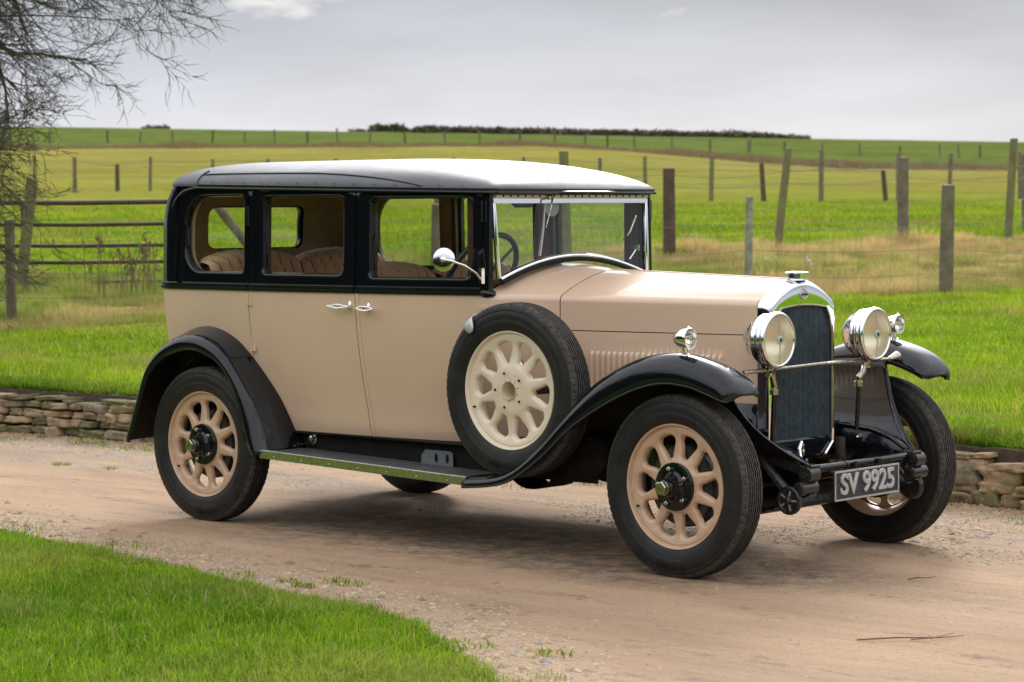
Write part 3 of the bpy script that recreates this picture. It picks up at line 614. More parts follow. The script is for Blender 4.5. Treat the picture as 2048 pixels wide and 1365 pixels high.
# hedges on the crest: many small twig-and-leaf faces in a lumpy volume
HEDGE, t, b = nodes_mat('winter_hedge'); at = t.nodes.new('ShaderNodeAttribute'); at.attribute_name = 'tint'; t.links.new(at.outputs['Color'], b.inputs['Base Color']); b.inputs['Roughness'].default_value = .9; b.inputs['Specular IOR Level'].default_value = .1
def hedge(name, label, cat, pts, n, green=.4):
    """pts: list of (px, top row, bottom row, d)"""
    P_ = np.array(pts, float); px = RNG.uniform(P_[0, 0], P_[-1, 0], n); dd = np.interp(px, P_[:, 0], P_[:, 3])+RNG.uniform(-1.6, 1.6, n)
    s = (px-1024)/F_PX*dd; x, y = xy(dd, s); z0 = field_z(x, y)
    hgt = np.interp(px, P_[:, 0], (P_[:, 2]-P_[:, 1])/F_PX*P_[:, 3])*(.50+.30*vnoise(px, px*0, .05, 3))*(.9+.2*vnoise(px, px*0, .35, 5))
    zz_ = z0-.3+(hgt+.3)*RNG.uniform(0, 1, n)**.8
    sz = RNG.uniform(.07, .20, n); T = RNG.normal(0, 1, (n, 3, 3))*sz[:, None, None]; V = T+np.stack([x, y, zz_], -1)[:, None]
    c = lerp((.17, .125, .095), (.09, .11, .045), RNG.uniform(0, 1, n) < green)*RNG.uniform(.6, 1.4, (n, 1)); c4 = np.concatenate([np.repeat(c, 3, 0), np.ones((n*3, 1))], 1)
    o = mesh_np(name, V.reshape(-1, 3), np.arange(n*3), 3, HEDGE, attr=c4); return tag(o, label, cat)
hedge('hedge', 'long bare brown hedge along the crest of the hill', 'hedge', [(832, 262, 275, 283), (845, 258, 275, 283), (870, 257, 274, 283), (1100, 260, 275, 283), (1300, 265, 279, 281), (1480, 267, 280, 280), (1560, 273, 281, 280), (1620, 279, 281, 280)], 52000, .35)
hedge('hedge', 'short dark clump of evergreen hedge standing alone on the skyline', 'hedge', [(744, 262, 274, 283), (752, 257, 275, 283), (800, 256, 275, 283), (816, 264, 275, 283)], 9000, .75)
hedge('scrub', 'thin twiggy scrub between the two hedges on the skyline', 'scrub', [(700, 269, 273, 283), (760, 267, 273, 283), (850, 266, 275, 283)], 1500, .1)
hedge('scrub', 'low scrub on the skyline at the left, beyond the green field', 'scrub', [(290, 259, 262, 283), (320, 256, 262, 283), (345, 258, 262, 283)], 700, .2)

# a belt of winter trees behind the photographer, seen only as dark reflections in paint and glass
def wood_behind():
    n = 42000; t_ = RNG.uniform(-1, 1, n); a = rad(268)+t_*rad(94); R_ = 24+3*RNG.normal(0, 1, n)+4*vnoise(t_*9, t_*0, 1, 2)
    x = CX+np.cos(a)*R_; y = CY+np.sin(a)*R_; top = 3.0+5.0*vnoise(t_*14, t_*0, 1, 6)*vnoise(t_*5, t_*0, 1, 1)+1.2*vnoise(t_*60, t_*0, 1, 3)
    z = top*RNG.uniform(0, 1, n)**.8; sz = RNG.uniform(.15, .5, n); V = RNG.normal(0, 1, (n, 3, 3))*sz[:, None, None]+np.stack([x, y, z], -1)[:, None]
    c = lerp((.05, .045, .03), (.03, .045, .018), RNG.uniform(0, 1, n)); c4 = np.concatenate([np.repeat(c, 3, 0), np.ones((n*3, 1))], 1)
    tag(mesh_np('woodland', V.reshape(-1, 3), np.arange(n*3), 3, HEDGE, attr=c4), kind='stuff')
wood_behind()
# ------------------------------------------------------------------ bare tree hanging in from the left
BARK = mat('bark', (.055, .045, .032), .95, col2=(.10, .09, .055), nscale=14, bump=.6, bscale=30)
TWIG = mat('twig_bark', (.075, .06, .042), .9)
def tree(px0, d0, seed):
    rnd = random.Random(seed); s0 = (px0-1024)/F_PX*d0; bx, by = xy(d0, s0); bz = float(field_z(bx, by)); base = Vector((bx, by, bz))
    root = empty('bare_tree', base); tag(root, 'bare winter tree whose drooping twiggy branches hang in at the upper left', 'tree')
    trunk = MB(); tw_v, tw_f, cnt = [], [], [0]
    def seg_tube(pts, rs, n):
        pts = [Vector(p) for p in pts]; up = None
        for i, p in enumerate(pts):
            t_ = (pts[min(i+1, len(pts)-1)]-pts[max(i-1, 0)]).normalized()
            if up is None: up = t_.orthogonal().normalized()
            up = (up-t_*up.dot(t_)).normalized(); w_ = t_.cross(up)
            for k in range(n):
                a = 2*math.pi*k/n; tw_v.append((p+(up*math.cos(a)+w_*math.sin(a))*rs[i])[:])
        b_ = cnt[0]
        for i in range(len(pts)-1):
            for k in range(n): tw_f.append((b_+i*n+k, b_+i*n+(k+1) % n, b_+(i+1)*n+(k+1) % n, b_+(i+1)*n+k))
        cnt[0] += n*len(pts)
    up_ = Vector((0, 0, 1)); depth = Vector((fw.x, fw.y, 0)).normalized()
    def grow(p, dr, ln, r, lev):
        n = 7 if lev < 3 else 5; pts = [p.copy()]; rs = [r]; dr = dr.normalized()
        for i in range(n):
            droop = (-.03 if lev < 2 else -.05)+(.06 if lev >= 3 else 0)
            g3 = Vector((rnd.gauss(0, .13), rnd.gauss(0, .13), rnd.gauss(0, .13)+droop)); dr = (dr+(g3 if lev else g3*.12)).normalized()
            p = p+dr*ln/n; pts.append(p.copy()); rs.append(r*(1-.62*(i+1)/n))
        if lev == 0: trunk.tube(pts, rs, 10)
        else: seg_tube(pts, rs, 6 if lev == 1 else (4 if lev == 2 else 3))
        if lev >= 5: return
        nch = (0, 9, 7, 5, 4)[lev] if lev else 0
        for k in range(nch):
            t_ = rnd.uniform(.2, 1.0) if k else 1.0; j = min(int(t_*n), n-1); q_ = pts[j].lerp(pts[j+1], t_*n-j) if t_ < 1 else pts[-1]
            ax = Vector((rnd.gauss(0, 1), rnd.gauss(0, 1), rnd.gauss(0, 1))); ax = (ax-dr*ax.dot(dr)).normalized()
            a = rad(rnd.uniform(14, 42)); nd = (pts[j+1]-pts[j]).normalized()*math.cos(a)+ax*math.sin(a)
            grow(q_, nd, ln*rnd.uniform(.40, .62), max(rs[j]*rnd.uniform(.48, .70), .0034), lev+1)
    Z0 = Vector((0, 0, 0))
    grow(Z0, Vector((.02, 0, 1)), 5.5, .28, 0)
    # limbs: (height, direction right, toward camera, up, length)
    for hgt, a, bcam, c, ln in ((3.9, 1.0, -.05, .02, 2.7), (4.3, 1, .25, -.02, 2.8), (3.4, 1, -.25, .0, 2.3), (4.8, 1, .05, .12, 2.6), (3.6, 1, .1, -.14, 2.4), (5.2, .9, -.3, .4, 2.8), (5.3, .6, .5, .8, 2.6), (5.3, -.6, .3, .7, 2.5), (4.4, -1, 0, .3, 2.6), (2.3, 1, .1, -.08, 1.75), (2.0, 1, -.2, -.12, 1.6), (2.6, .9, .25, -.1, 1.7), (3.0, 1, -.1, -.05, 2.2), (4.6, 1, .2, .18, 2.4), (4.1, 1, -.15, .08, 2.5), (1.7, 1, .15, .05, 1.7), (5.0, -.2, -.8, .7, 2.4)):
        grow(Vector((.02*hgt/5, 0, hgt)), rdir*a-depth*bcam+up_*c, ln*.93, .075 if hgt > 3 else .05, 1)
    trunk.build('trunk', BARK, root)
    me = bpy.data.meshes.new('branches'); me.from_pydata(tw_v, [], tw_f); me.materials.append(TWIG); me.update()
    o = bpy.data.objects.new('crown', me); COL.objects.link(o); o.parent = root
    return root
tree(-420, 22.0, 5)
# dead stalks by the gate
mb = MB()
for k in range(26):
    g = ray_ground(random.uniform(170, 318), random.uniform(585, 612)); h_ = random.uniform(.35, .8); l_ = rdir*random.uniform(-.08, .12)
    mb.tube([g, g+l_*.5+Vector((0, 0, h_*.6)), g+l_*1.3+Vector((0, 0, h_))], [.006, .005, .003], 4, cap=False)
    for j in range(9): q_ = g+l_*1.2+Vector((random.uniform(-.03, .03), random.uniform(-.03, .03), h_*random.uniform(.75, 1.0))); mb.tube([q_, q_+Vector((random.uniform(-.03, .03), 0, random.uniform(-.05, .03)))], .009, 3, cap=False)
tag(mb.build('weeds', mat('dead_stalk', (.17, .12, .07), .9)), kind='stuff')
# a few twigs on the drive
TW = mat('fallen_twig', (.12, .08, .055), .9)
for (px, py, lb) in ((1810, 1283, 'thin forked twig lying on the drive in front of the car'), (1835, 1162, 'short dark twig lying on the drive near the front wheel')):
    dv = fw+rr_*((px-1024)/F_PX)-uu_*((py-682.5)/F_PX); k = -CZ/dv.z; g = Vector((CX, CY, CZ))+dv*k; g.z = .006
    mb = MB(); L_ = .34 if py > 1200 else .08
    mb.tube([g-rdir*L_*.5, g-rdir*L_*.1+Vector((0, .01, .006)), g+rdir*L_*.3+Vector((.0, .03, .002)), g+rdir*L_*.5+Vector((0, .07, .004))], [.003, .003, .002, .0012], 5)
    if L_ > .2: mb.tube([g+rdir*.02, g+rdir*.12+Vector((0, -.03, .01))], [.0022, .001], 5); mb.tube([g+rdir*.08+Vector((0, .02, 0)), g+rdir*.12+Vector((0, .10, .01))], [.002, .001], 5)
    tag(mb.build('twig', TW), lb, 'twig')
# tufts of wool and feather on the strip
WOOL = mat('white_wool', (.7, .68, .62), .95)
for (px, py, lb) in ((1534, 541, 'small tuft of white wool on the dry grass behind the radiator, left one of three'), (1549, 542, 'small tuft of white wool on the dry grass behind the radiator, middle one of three'), (1618, 541, 'small tuft of white wool on the dry grass right of the filler cap')):
    g = ray_ground(px, py); mb = MB()
    for k in range(7):
        c = g+Vector((random.gauss(0, .02), random.gauss(0, .02), .12+random.gauss(0, .03)-.03)); q_ = c+Vector((random.uniform(-.03, .03), random.uniform(-.03, .03), random.uniform(-.04, .08))); mb.tube([c, (c+q_)/2+Vector((.005, 0, .01)), q_], [.012, .015, .006], 5)
    tag(mb.build('wool_tuft', WOOL), lb, 'wool tuft')

# ================================================================== THE CAR  (x forward, near side is -y)
car = empty('vintage_saloon_car', (0, 0, 0)); tag(car, 'vintage black and beige saloon car parked on the dirt drive', 'car')
WBX = [(-3.6, .67), (-3.3, .688), (-3.0, .705), (-2.6, .72), (-2.0, .700), (-1.6, .662), (-1.2, .588)]
_wx = np.linspace(-3.6, -1.1, 101); _wy = smooth_arr(np.interp(_wx, [a for a, b_ in WBX], [b_ for a, b_ in WBX]), 15)
def wb(x): return float(np.interp(x, _wx, _wy))
XR0, XC = -3.478, -3.10      # back of the body, start of the rear corner
NC = 6.0
def inset_z(z):
    if z < 1.15: return -.118*((1.15-z)/.70)**1.7+(.007*ss((.565-z)/.035) if z < .565 else 0)
    return -.012*((z-1.15)/.48)
def rear_x(z):
    """how far the back leans in at height z"""
    e = 0
    if z > 1.44: t_ = min((z-1.44)/.285, .98); e = .27*(1-math.sqrt(1-t_*t_))
    if z < 1.15: e = .05*((1.15-z)/.7)**1.6
    return e
def side_y(x, z, off=0):
    w = wb(x)+inset_z(z)-off; D = (XC-XR0)-rear_x(z)-off
    if x < XC:
        t_ = min((XC-x)/D, 1.0); w *= max(1-t_**NC, 0)**(1/NC)
    return w
def S(x, z, side=-1, off=0): return (x, side*side_y(x, z, off), z)
def corner_pt(th, z, off=0):
    """rear corner, th 0 (side) .. pi/2 (middle of the back), near side"""
    n = NC; w = wb(XC)+inset_z(z)-off; D = (XC-XR0)-rear_x(z)-off
    return (XC-D*math.sin(th)**(2/n), -w*max(math.cos(th), 0)**(2/n), z)
def gut(x): return 1.640-.0215*(x+2.7)
ZB = 1.158   # middle of the belt
def rrect(x0, x1, z0, z1, rads, n=40):
    """closed rounded rectangle from the middle of corner 0 (x0,z0) round; rads for corners (x0z0, x1z0, x1z1, x0z1)"""
    cs = [(x0+rads[0], z0+rads[0], math.pi), (x1-rads[1], z0+rads[1], 1.5*math.pi), (x1-rads[2], z1-rads[2], 0), (x0+rads[3], z1-rads[3], .5*math.pi)]
    pts = []; m_ = 6
    segs = []
    for k in range(4):
        cx_, cz_, a0 = cs[k]; arc = [(cx_+rads[k]*math.cos(a0+i*math.pi/2/(2*m_)), cz_+rads[k]*math.sin(a0+i*math.pi/2/(2*m_))) for i in range(2*m_+1)]
        segs.append(arc)
    out_, cor = [], []
    for k in range(4):
        a, b_ = segs[k], segs[(k+1) % 4]; part = a[m_:]
        for i in range(1, 5): part.append((a[-1][0]+(b_[0][0]-a[-1][0])*i/5, a[-1][1]+(b_[0][1]-a[-1][1])*i/5))
        part += b_[:m_]; out_ += part; cor.append(len(part))
    return out_, cor
def window_panel(mb, x0, x1, z0, z1f, win, rads, fn, mi=0, lip=True, depth=.03, rings=5):
    """panel on surface fn(x,z,off) with a rounded window opening; z1f(x) is the top edge"""
    wx0, wx1, wz0, wz1 = win; inner, cor = rrect(wx0, wx1, wz0, wz1, rads); outer = []
    cc = [(x0, z0), (x1, z0), (x1, None), (x0, None)]
    for k in range(4):
        a, b_ = cc[k], cc[(k+1) % 4]
        for i in range(cor[k]):
            t_ = i/cor[k]; x_ = a[0]+(b_[0]-a[0])*t_
            za = z1f(a[0]) if a[1] is None else a[1]; zb_ = z1f(b_[0]) if b_[1] is None else b_[1]
            z_ = za+(zb_-za)*t_
            if a[1] is None and b_[1] is None: z_ = z1f(x_)
            outer.append((x_, z_))
    rws = []
    for i in range(rings+1):
        t_ = (i/rings)**.8*(1.0); rws.append([fn(o_[0]+(p[0]-o_[0])*t_*.999, o_[1]+(p[1]-o_[1])*t_*.999, 0) for o_, p in zip(outer, inner)])
    if lip:
        cxm, czm = (wx0+wx1)/2, (wz0+wz1)/2
        def sc(p, k): return (p[0]+math.copysign(k, cxm-p[0])*min(1, abs(cxm-p[0])/.08), p[1]+math.copysign(k, czm-p[1])*min(1, abs(czm-p[1])/.08))
        for k, dz in ((-.006, -.0035), (-.001, -.006), (.004, -.004), (.007, .002), (.010, .012), (.012, depth)):
            rws.append([fn(*sc(p, k), dz) for p in inner])
    mb.grid(rws, cu=True, mi=mi)
    return inner
def glass_pane(name, inner, fn, off, parent, material=GLASS):
    mb = MB(); n = len(inner); cx_ = sum(p[0] for p in inner)/n; cz_ = sum(p[1] for p in inner)/n
    rws = [[fn(cx_+(p[0]-cx_)*k, cz_+(p[1]-cz_)*k, off) for p in inner] for k in (1.0, .7, .35, .02)]
    mb.grid(rws, cu=True); return mb.build(name, material, parent)
def both(fn):
    for sd_ in (-1, 1): fn(sd_)
REARWH = (-2.9686, .379)
def clip_arch(x, z):
    """push the lower body out of the rear wheel opening"""
    d_ = math.hypot(x-REARWH[0], z-REARWH[1]); R_ = .475
    if d_ < R_ and z > -1:
        zz_ = REARWH[1]+math.sqrt(max(R_*R_-(x-REARWH[0])**2, 0)); return x, max(z, zz_)
    return x, z
ZBOT = .452
def lower_panel(mb, x0, x1, side, nx=14, nz=22, mi=0, arch=False, zb=ZBOT, edge=.004):
    rws = []
    for i in range(nx+1):
        x_ = x0+(x1-x0)*i/nx; r = []
        for j in range(nz+1):
            z_ = zb+(ZB-zb)*j/nz; X_, Z_ = (x_, z_)
            if arch:
                zlow = zb; dd = abs(x_-REARWH[0]); R_ = .47
                if dd < R_: zlow = max(zb, REARWH[1]+math.sqrt(R_*R_-dd*dd))
                Z_ = zlow+(ZB-zlow)*j/nz
            y_ = side_y(X_, Z_)
            r.append((X_, side*y_, Z_))
        rws.append(r)
    mb.grid(rws, mi=mi)
    # returns at the shut edges
    for rr1, sgn in ((rws[0], 1), (rws[-1], -1)):
        mb.grid([rr1, [(p[0]-0*sgn, p[1]-side*.022, p[2]) for p in rr1]], mi=mi)
    bt = [r[0] for r in rws]; mb.grid([bt, [(p[0], p[1]-side*.02, p[2]+.004) for p in bt]], mi=mi)
def belt(mb, x0, x1, side, n=24, mi=0, fn=None):
    prof = [(.0, -.019), (.008, -.017), (.012, -.009), (.012, -.003), (.005, .002), (.009, .008), (.009, .014), (0, .019)]
    rws = []
    for i in range(n+1):
        x_ = x0+(x1-x0)*i/n; rws.append([(x_, side*(side_y(x_, ZB+dz)+dy), ZB+dz) for dy, dz in prof])
    mb.grid(rws, mi=mi)
    for rr1 in (rws[0], rws[-1]): mb.add(rr1, [tuple(range(len(rr1)))], mi)
def door(side, kind):
    x0, x1, win = ((-1.9700, -1.258, (-1.894, -1.300, 1.208, 1.592)) if kind == 'front_door' else (-2.700, -1.9785, (-2.600, -2.040, 1.218, 1.604)))
    fn = lambda x, z, off: (x, side*(side_y(x, z)-off), z)
    mb = MB(); lower_panel(mb, x0, x1, side, arch=(kind == 'rear_door'))
    inner = window_panel(mb, x0, x1, ZB, lambda x: gut(x)-.014, win, (.03, .045, .045, .03) if side < 0 else (.03, .045, .045, .03), fn, mi=1)
    for xe in (x0, x1):   # shut faces of the upper frame
        r = [(xe, side*side_y(xe, z_), z_) for z_ in np.linspace(ZB, gut(xe)-.014, 12)]; mb.grid([r, [(p[0], p[1]-side*.03, p[2]) for p in r]], mi=1)
    d_ = mb.build(kind, [BEIGE, BLACK], car, angle=32)
    m2 = MB(); belt(m2, x0, x1, side); m2.build('belt_moulding', BLACK, d_)
    glass_pane('window_glass', inner, fn, .02, d_)
    # bright sill strip and inner frame
    m3 = MB(); ws = win; m3.tube([fn(ws[0]+.03+(ws[1]-ws[0]-.06)*i/8, ws[2]+.006, .014) for i in range(9)], .0035, 6); m3.build('window_sill_strip', SILVERP, d_)
    m4 = MB(); inn, _ = rrect(ws[0], ws[1], ws[2], ws[3], (.03, .045, .045, .03))
    m4.grid([[fn(p[0], p[1], .028) for p in inn], [fn(p[0], p[1], .06) for p in inn], [fn(p[0]+math.copysign(.03, p[0]-(ws[0]+ws[1])/2), p[1]+math.copysign(.025, p[1]-(ws[2]+ws[3])/2), .06) for p in inn]], cu=True); m4.build('inner_frame', WOODTRIM, d_)
    # lower inner trim
    m5 = MB(); m5.grid([[(x_, side*(side_y(x_, z_)-.06), z_) for x_ in np.linspace(x0, x1, 8)] for z_ in np.linspace(.5, ws[2]-.02, 8)]); m5.build('inner_trim', TRIM, d_)
    # handle: oval rose, stem and a pierced lever
    hx, hz, dr = (-1.893, 1.072, .0) if kind == 'front_door' else (-2.008, 1.079, 0)
    m6 = MB(); yb = side_y(hx, hz); o_ = Vector((hx, side*yb, hz)); ay = Vector((0, side, 0))
    m6.grid([[o_+ay*h_+Vector((math.cos(a)*.011*k_, 0, math.sin(a)*.026*k_)) for a in np.linspace(0, 2*math.pi, 21)[:-1]] for h_, k_ in ((0, 1), (.004, 1), (.008, .75), (.011, .3))], cu=True)
    m6.tube([o_, o_+ay*.035], .0065, 8)
    e0 = o_+ay*.036; dx_ = -1 if kind == 'rear_door' else 1
    lp = [(-.028, 0), (.0, .004), (.055, .009), (.085, .004), (.115, 0)] if dx_ < 0 else [(-.05, 0), (-.02, .008), (.02, .009), (.05, .004), (.060, 0)]
    top = [e0+Vector(((-a if dx_ < 0 else a), 0, h_+.0)) for a, h_ in lp]; bot = [e0+Vector(((-a if dx_ < 0 else a), 0, -h_)) for a, h_ in lp]
    m6.tube(top, .0042, 8); m6.tube(bot, .0042, 8); m6.tube([top[-1]+Vector((.004, 0, 0)), top[-1]-Vector((.004, 0, 0))], .006, 8)
    m6.build('door_handle', CHROME, d_)
    # hinges
    hxs = x1-.0 if kind == 'front_door' else x0
    for hz_, mm, ln in (((1.505, BLACK, .05), (1.10, BEIGE, .03), (.88, BEIGE, .035)) if kind == 'rear_door' else ((1.52, BLACK, .05), (1.06, BEIGE, .03), (.62, BEIGE, .03))):
        m7 = MB(); yb = side_y(hxs, hz_)+.006
        for k in range(4): m7.tube([(hxs, side*yb, hz_-ln+ln*.5*k+.002), (hxs, side*yb, hz_-ln+ln*.5*(k+1)-.002)], .0075, 8)
        m7.box((hxs+.004, side*(yb-.004)-.002, hz_-ln), (hxs+.026, side*(yb-.004)+.002, hz_+ln)); m7.build('hinge', mm, d_, smooth=False)
    return d_
for sd_ in (-1, 1):
    for k_ in ('front_door', 'rear_door'):
        d_ = door(sd_, k_)
        if k_ == 'front_door':
            mb = MB(); rws = [[(x_, sd_*(side_y(x_, z_)+o_), z_) for x_, o_ in ((-1.9700, -.004), (-1.9700, .0042), (-1.9530, .0042), (-1.9525, -.001))] for z_ in np.linspace(ZBOT+.002, ZB-.012, 22)]
            mb.grid(rws); mb.build('door_edge_strip', BEIGE, d_)

# rear quarters, back and greenhouse shell
mb = MB()
for sd_ in (-1, 1): lower_panel(mb, XC, -2.706, sd_, nx=16, arch=True)
# rear corners and back below the belt
def back_rows(z0, z1, nz, off=0, arch=False):
    rws = []
    for j in range(nz+1):
        z_ = z0+(z1-z0)*j/nz; r = [corner_pt(th, z_, off) for th in np.linspace(0, math.pi/2, 22)]; r += [(p[0], -p[1], p[2]) for p in r[-2::-1]]
        if arch:
            r2 = []
            for p in r:
                dd = abs(p[0]-REARWH[0]); zl = z0
                if dd < .47 and abs(p[1]) > .5: zl = REARWH[1]+math.sqrt(.47**2-dd*dd)
                r2.append((p[0], p[1], max(p[2], min(zl, ZB))))
            r = r2
        rws.append(r)
    return rws
mb.grid(back_rows(.44, ZB, 22, arch=True))
mb.build('rear_body_panel', BEIGE, car, angle=32)
mb = MB(); belt(mb, -2.706, XC, -1); belt(mb, -2.706, XC, 1)
prof = [(.0, -.019), (.008, -.017), (.012, -.009), (.012, -.003), (.005, .002), (.009, .008), (.009, .014), (0, .019)]
rws = []
ths = list(np.linspace(0, math.pi/2, 22))
def off_corner(th, z, o): return corner_pt(th, z, -o)
rws = [[off_corner(th, ZB+dz, dy) for dy, dz in prof] for th in ths]; rws += [[(p[0], -p[1], p[2]) for p in r] for r in rws[-2::-1]]
mb.grid(rws); mb.build('belt_moulding', BLACK, car)
# upper black shell: quarter panels with the big-cornered windows, corners, back with its window
QW = (-3.205, -2.722, 1.222, 1.612)
mb = MB(); ZT = lambda x: gut(x)-.002
quarter_inner = None
for sd_ in (-1, 1):
    fn = lambda x, z, off, s_=sd_: (x, s_*side_y(x, z, off) if x < XC else s_*(side_y(x, z)-off), z)
    quarter_inner = window_panel(mb, -3.262, -2.706, ZB, ZT, QW, (.13, .03, .035, .15), fn, rings=8)
    r = [(-2.706, sd_*side_y(-2.706, z_), z_) for z_ in np.linspace(ZB, ZT(-2.706), 12)]; mb.grid([r, [(p[0], p[1]-sd_*.03, p[2]) for p in r]])
# join line: th where corner x = -3.262
def th_of(x, z):
    D = (XC-XR0)-rear_x(z); return math.asin(min(1, ((XC-x)/D))**(NC/2))
BW = (-.34, .34, 1.325, 1.560); BTH = 1.02
def back_x(y, z, off=0):
    w = wb(XC)+inset_z(z)-off; D = (XC-XR0)-rear_x(z)-off; t_ = min(abs(y)/w, .999); return XC-D*(1-t_**NC)**(1/NC)
zs_ = np.linspace(ZB, 1.661, 17)
for sd_ in (-1, 1):
    rws = []
    for z_ in zs_:
        t0_ = th_of(-3.262, z_); y_e = .45; w = wb(XC)+inset_z(z_); t1_ = math.acos((y_e/w)**(NC/2))
        rws.append([(p[0], p[1]*-sd_, p[2]) for p in [corner_pt(th, z_) for th in np.linspace(t0_, t1_, 14)]])
    mb.grid(rws)
fnb = lambda y, z, off: (back_x(y, z)+off, y, z)
back_inner = window_panel(mb, -.45, .45, ZB, lambda y: 1.661, BW, (.05, .05, .05, .05), fnb, rings=6)
shell = mb.build('rear_upper_shell', BLACK, car, angle=32)
for sd_ in (-1, 1):
    glass_pane('quarter_window_glass', quarter_inner, lambda x, z, off, s_=sd_: (x, s_*side_y(x, z, off) if x < XC else s_*(side_y(x, z)-off), z), .02, shell)
glass_pane('rear_window_glass', back_inner, fnb, .02, shell)
m3 = MB(); m3.tube([(QW[0]+.13+(QW[1]-QW[0]-.16)*i/8, -(side_y(QW[0]+.13+(QW[1]-QW[0]-.16)*i/8, 1.23)-.013), QW[2]+.006) for i in range(9)], .0035, 6); m3.build('window_sill_strip', SILVERP, shell)
# inner lining of the back and quarters
for sd_ in (-1, 1):
    mb = MB()
    fn = lambda x, z, off, s_=sd_: (x, s_*side_y(x, z, .04+off) if x < XC else s_*(side_y(x, z)-.04-off), z)
    window_panel(mb, -3.262, -2.66, .90, lambda x: 1.645, (QW[0]+.035, QW[1]-.01, QW[2]-.005, QW[3]-.005), (.14, .03, .03, .15), fn, rings=6, lip=False); mb.build('interior_lining', TRIM, car); mb = MB()
    for xa, xb in ((-2.70, -2.63), (-2.02, -1.90)):
        mb.grid([[(x_, sd_*(side_y(x_, z_)-.055), z_) for x_ in (xa, xa, xb, xb)] for z_ in (1.15, 1.62)])
    rws = []
    for z_ in np.linspace(.90, 1.652, 12):
        t0_ = th_of(-3.25, z_); w = wb(XC)+inset_z(z_); t1_ = math.acos((.43/w)**(NC/2))
        rws.append([(p[0], p[1]*-sd_, p[2]) for p in [corner_pt(th, z_, .04) for th in np.linspace(t0_, t1_, 14)]])
    mb.grid(rws); mb.build('interior_lining', TRIM, car)
mb = MB(); window_panel(mb, -.46, .46, .6, lambda y: 1.652, (BW[0]+.005, BW[1]-.005, BW[2]+.005, BW[3]-.005), (.05,)*4, lambda y, z, off: (back_x(y, z)+.045+off, y, z), rings=5, lip=False)
mb.build('interior_lining', TRIM, car)

# roof: fabric covered dome over the gutter line
def roof_outline(n=46):
    pts = []
    for x_ in np.linspace(-1.235, XC, n): pts.append((x_, -(side_y(x_, gut(x_))+.006)))
    for th in np.linspace(0, math.pi/2, 20)[1:]:
        p = corner_pt(th, 1.652, -.004); pts.append((p[0], p[1]))
    # front edge from the near corner to the middle, gently bowed forward
    fr = []
    yn = side_y(-1.235, 1.61)+.006
    for a in np.linspace(0, math.pi/2, 9)[1:]: fr.append((-1.235+.05*math.sin(a), -(yn-.05)-.05*math.cos(a)))
    y0 = fr[-1][1]
    for t_ in np.linspace(0, 1, 14)[1:]: fr.append((-1.185+.075*(1-(1-t_)**2), y0*(1-t_)))
    half = list(reversed(fr))+pts
    return half+[(p[0], -p[1]) for p in half[-2:0:-1]]
ro = roof_outline(); RX0, RX1 = min(p[0] for p in ro), max(p[0] for p in ro); RC = -2.32
def roof_z(x_, y_, k):
    zb_ = gut(x_)+.004
    xa = (RX1-RC) if x_ > RC else (RC-RX0); xn = abs(x_-RC)/xa; w = side_y(max(min(x_, -1.235), -3.0), 1.62)+.006; yn = min(abs(y_)/w, 1)
    H = .138+.0215*(x_+2.7)*(.9)
    k1 = (1-min(xn, 1)**(2.5 if x_ > RC else 13.0))**(.5); e = max(0, 1-k**9)**.45
    return zb_+H*k1*(.60+.40*(1-yn**2.2))*e
ks = [1, .9985, .995, .990, .983, .975, .965, .95, .93, .90, .87, .82, .75, .66, .55, .42, .28, .14, .01]
mb = MB(); rws = []
for k in ks:
    r = []
    for (x_, y_) in ro:
        # shrink about a spine so that the sides stay parallel
        sx = min(max(x_, RX0+.5), RX1-.5) if False else RC+(x_-RC)*.62*1.0
        X_ = sx+(x_-sx)*k; Y_ = y_*k
        r.append((X_, Y_, roof_z(X_, Y_, k)))
    rws.append(r)
mb.grid(rws, cu=True); b_ = len(mb.v)
rf = mb.build('roof', LEATHERCLOTH, car, angle=0)
# piping, gutter and drip rail
mb = MB(); gp = [(x_*1.0, y_+math.copysign(.004, y_) if abs(y_) > .01 else y_, gut(x_)-.002) for (x_, y_) in ro if x_ > -3.17]
# order the gutter from the near rear round the front to the far rear
near_ = [p for p in gp if p[1] < 0]; near_.sort(key=lambda p: (p[0] < -1.235, -p[0] if p[0] < -1.235 else p[1] and -p[1]))
side_pts = sorted([p for p in gp if p[1] < 0 and p[0] <= -1.236], key=lambda p: p[0]); front_pts = sorted([p for p in gp if p[0] > -1.236], key=lambda p: p[1])
path = side_pts+front_pts+[(p[0], -p[1], p[2]) for p in reversed(side_pts)]
drop = [(-3.20, 0, 1.632), (-3.24, 0, 1.612), (-3.275, 0, 1.585), (-3.298, 0, 1.55)]
near_drop = [(x_, -(side_y(x_, z_)+.004), z_) for x_, _, z_ in reversed(drop)]; path = near_drop+path+[(p[0], -p[1], p[2]) for p in reversed(near_drop)]
mb.tube(path, .0085, 8); mb.build('gutter', BLACK, car)
mb = MB(); mb.tube([(p[0], p[1]*1.0, p[2]+.016) for p in side_pts+front_pts+[(p[0], -p[1], p[2]) for p in reversed(side_pts)]], .0045, 6)
for p in side_pts[::3]+[(q_[0], -q_[1], q_[2]) for q_ in side_pts[::3]]: mb.lathe([(0, .004), (.003, .003), (.004, 0)], (p[0], p[1], p[2]+.03), (0, math.copysign(1, p[1]), .3), 8)
mb.build('roof_piping', LEATHERCLOTH_LIP, rf)
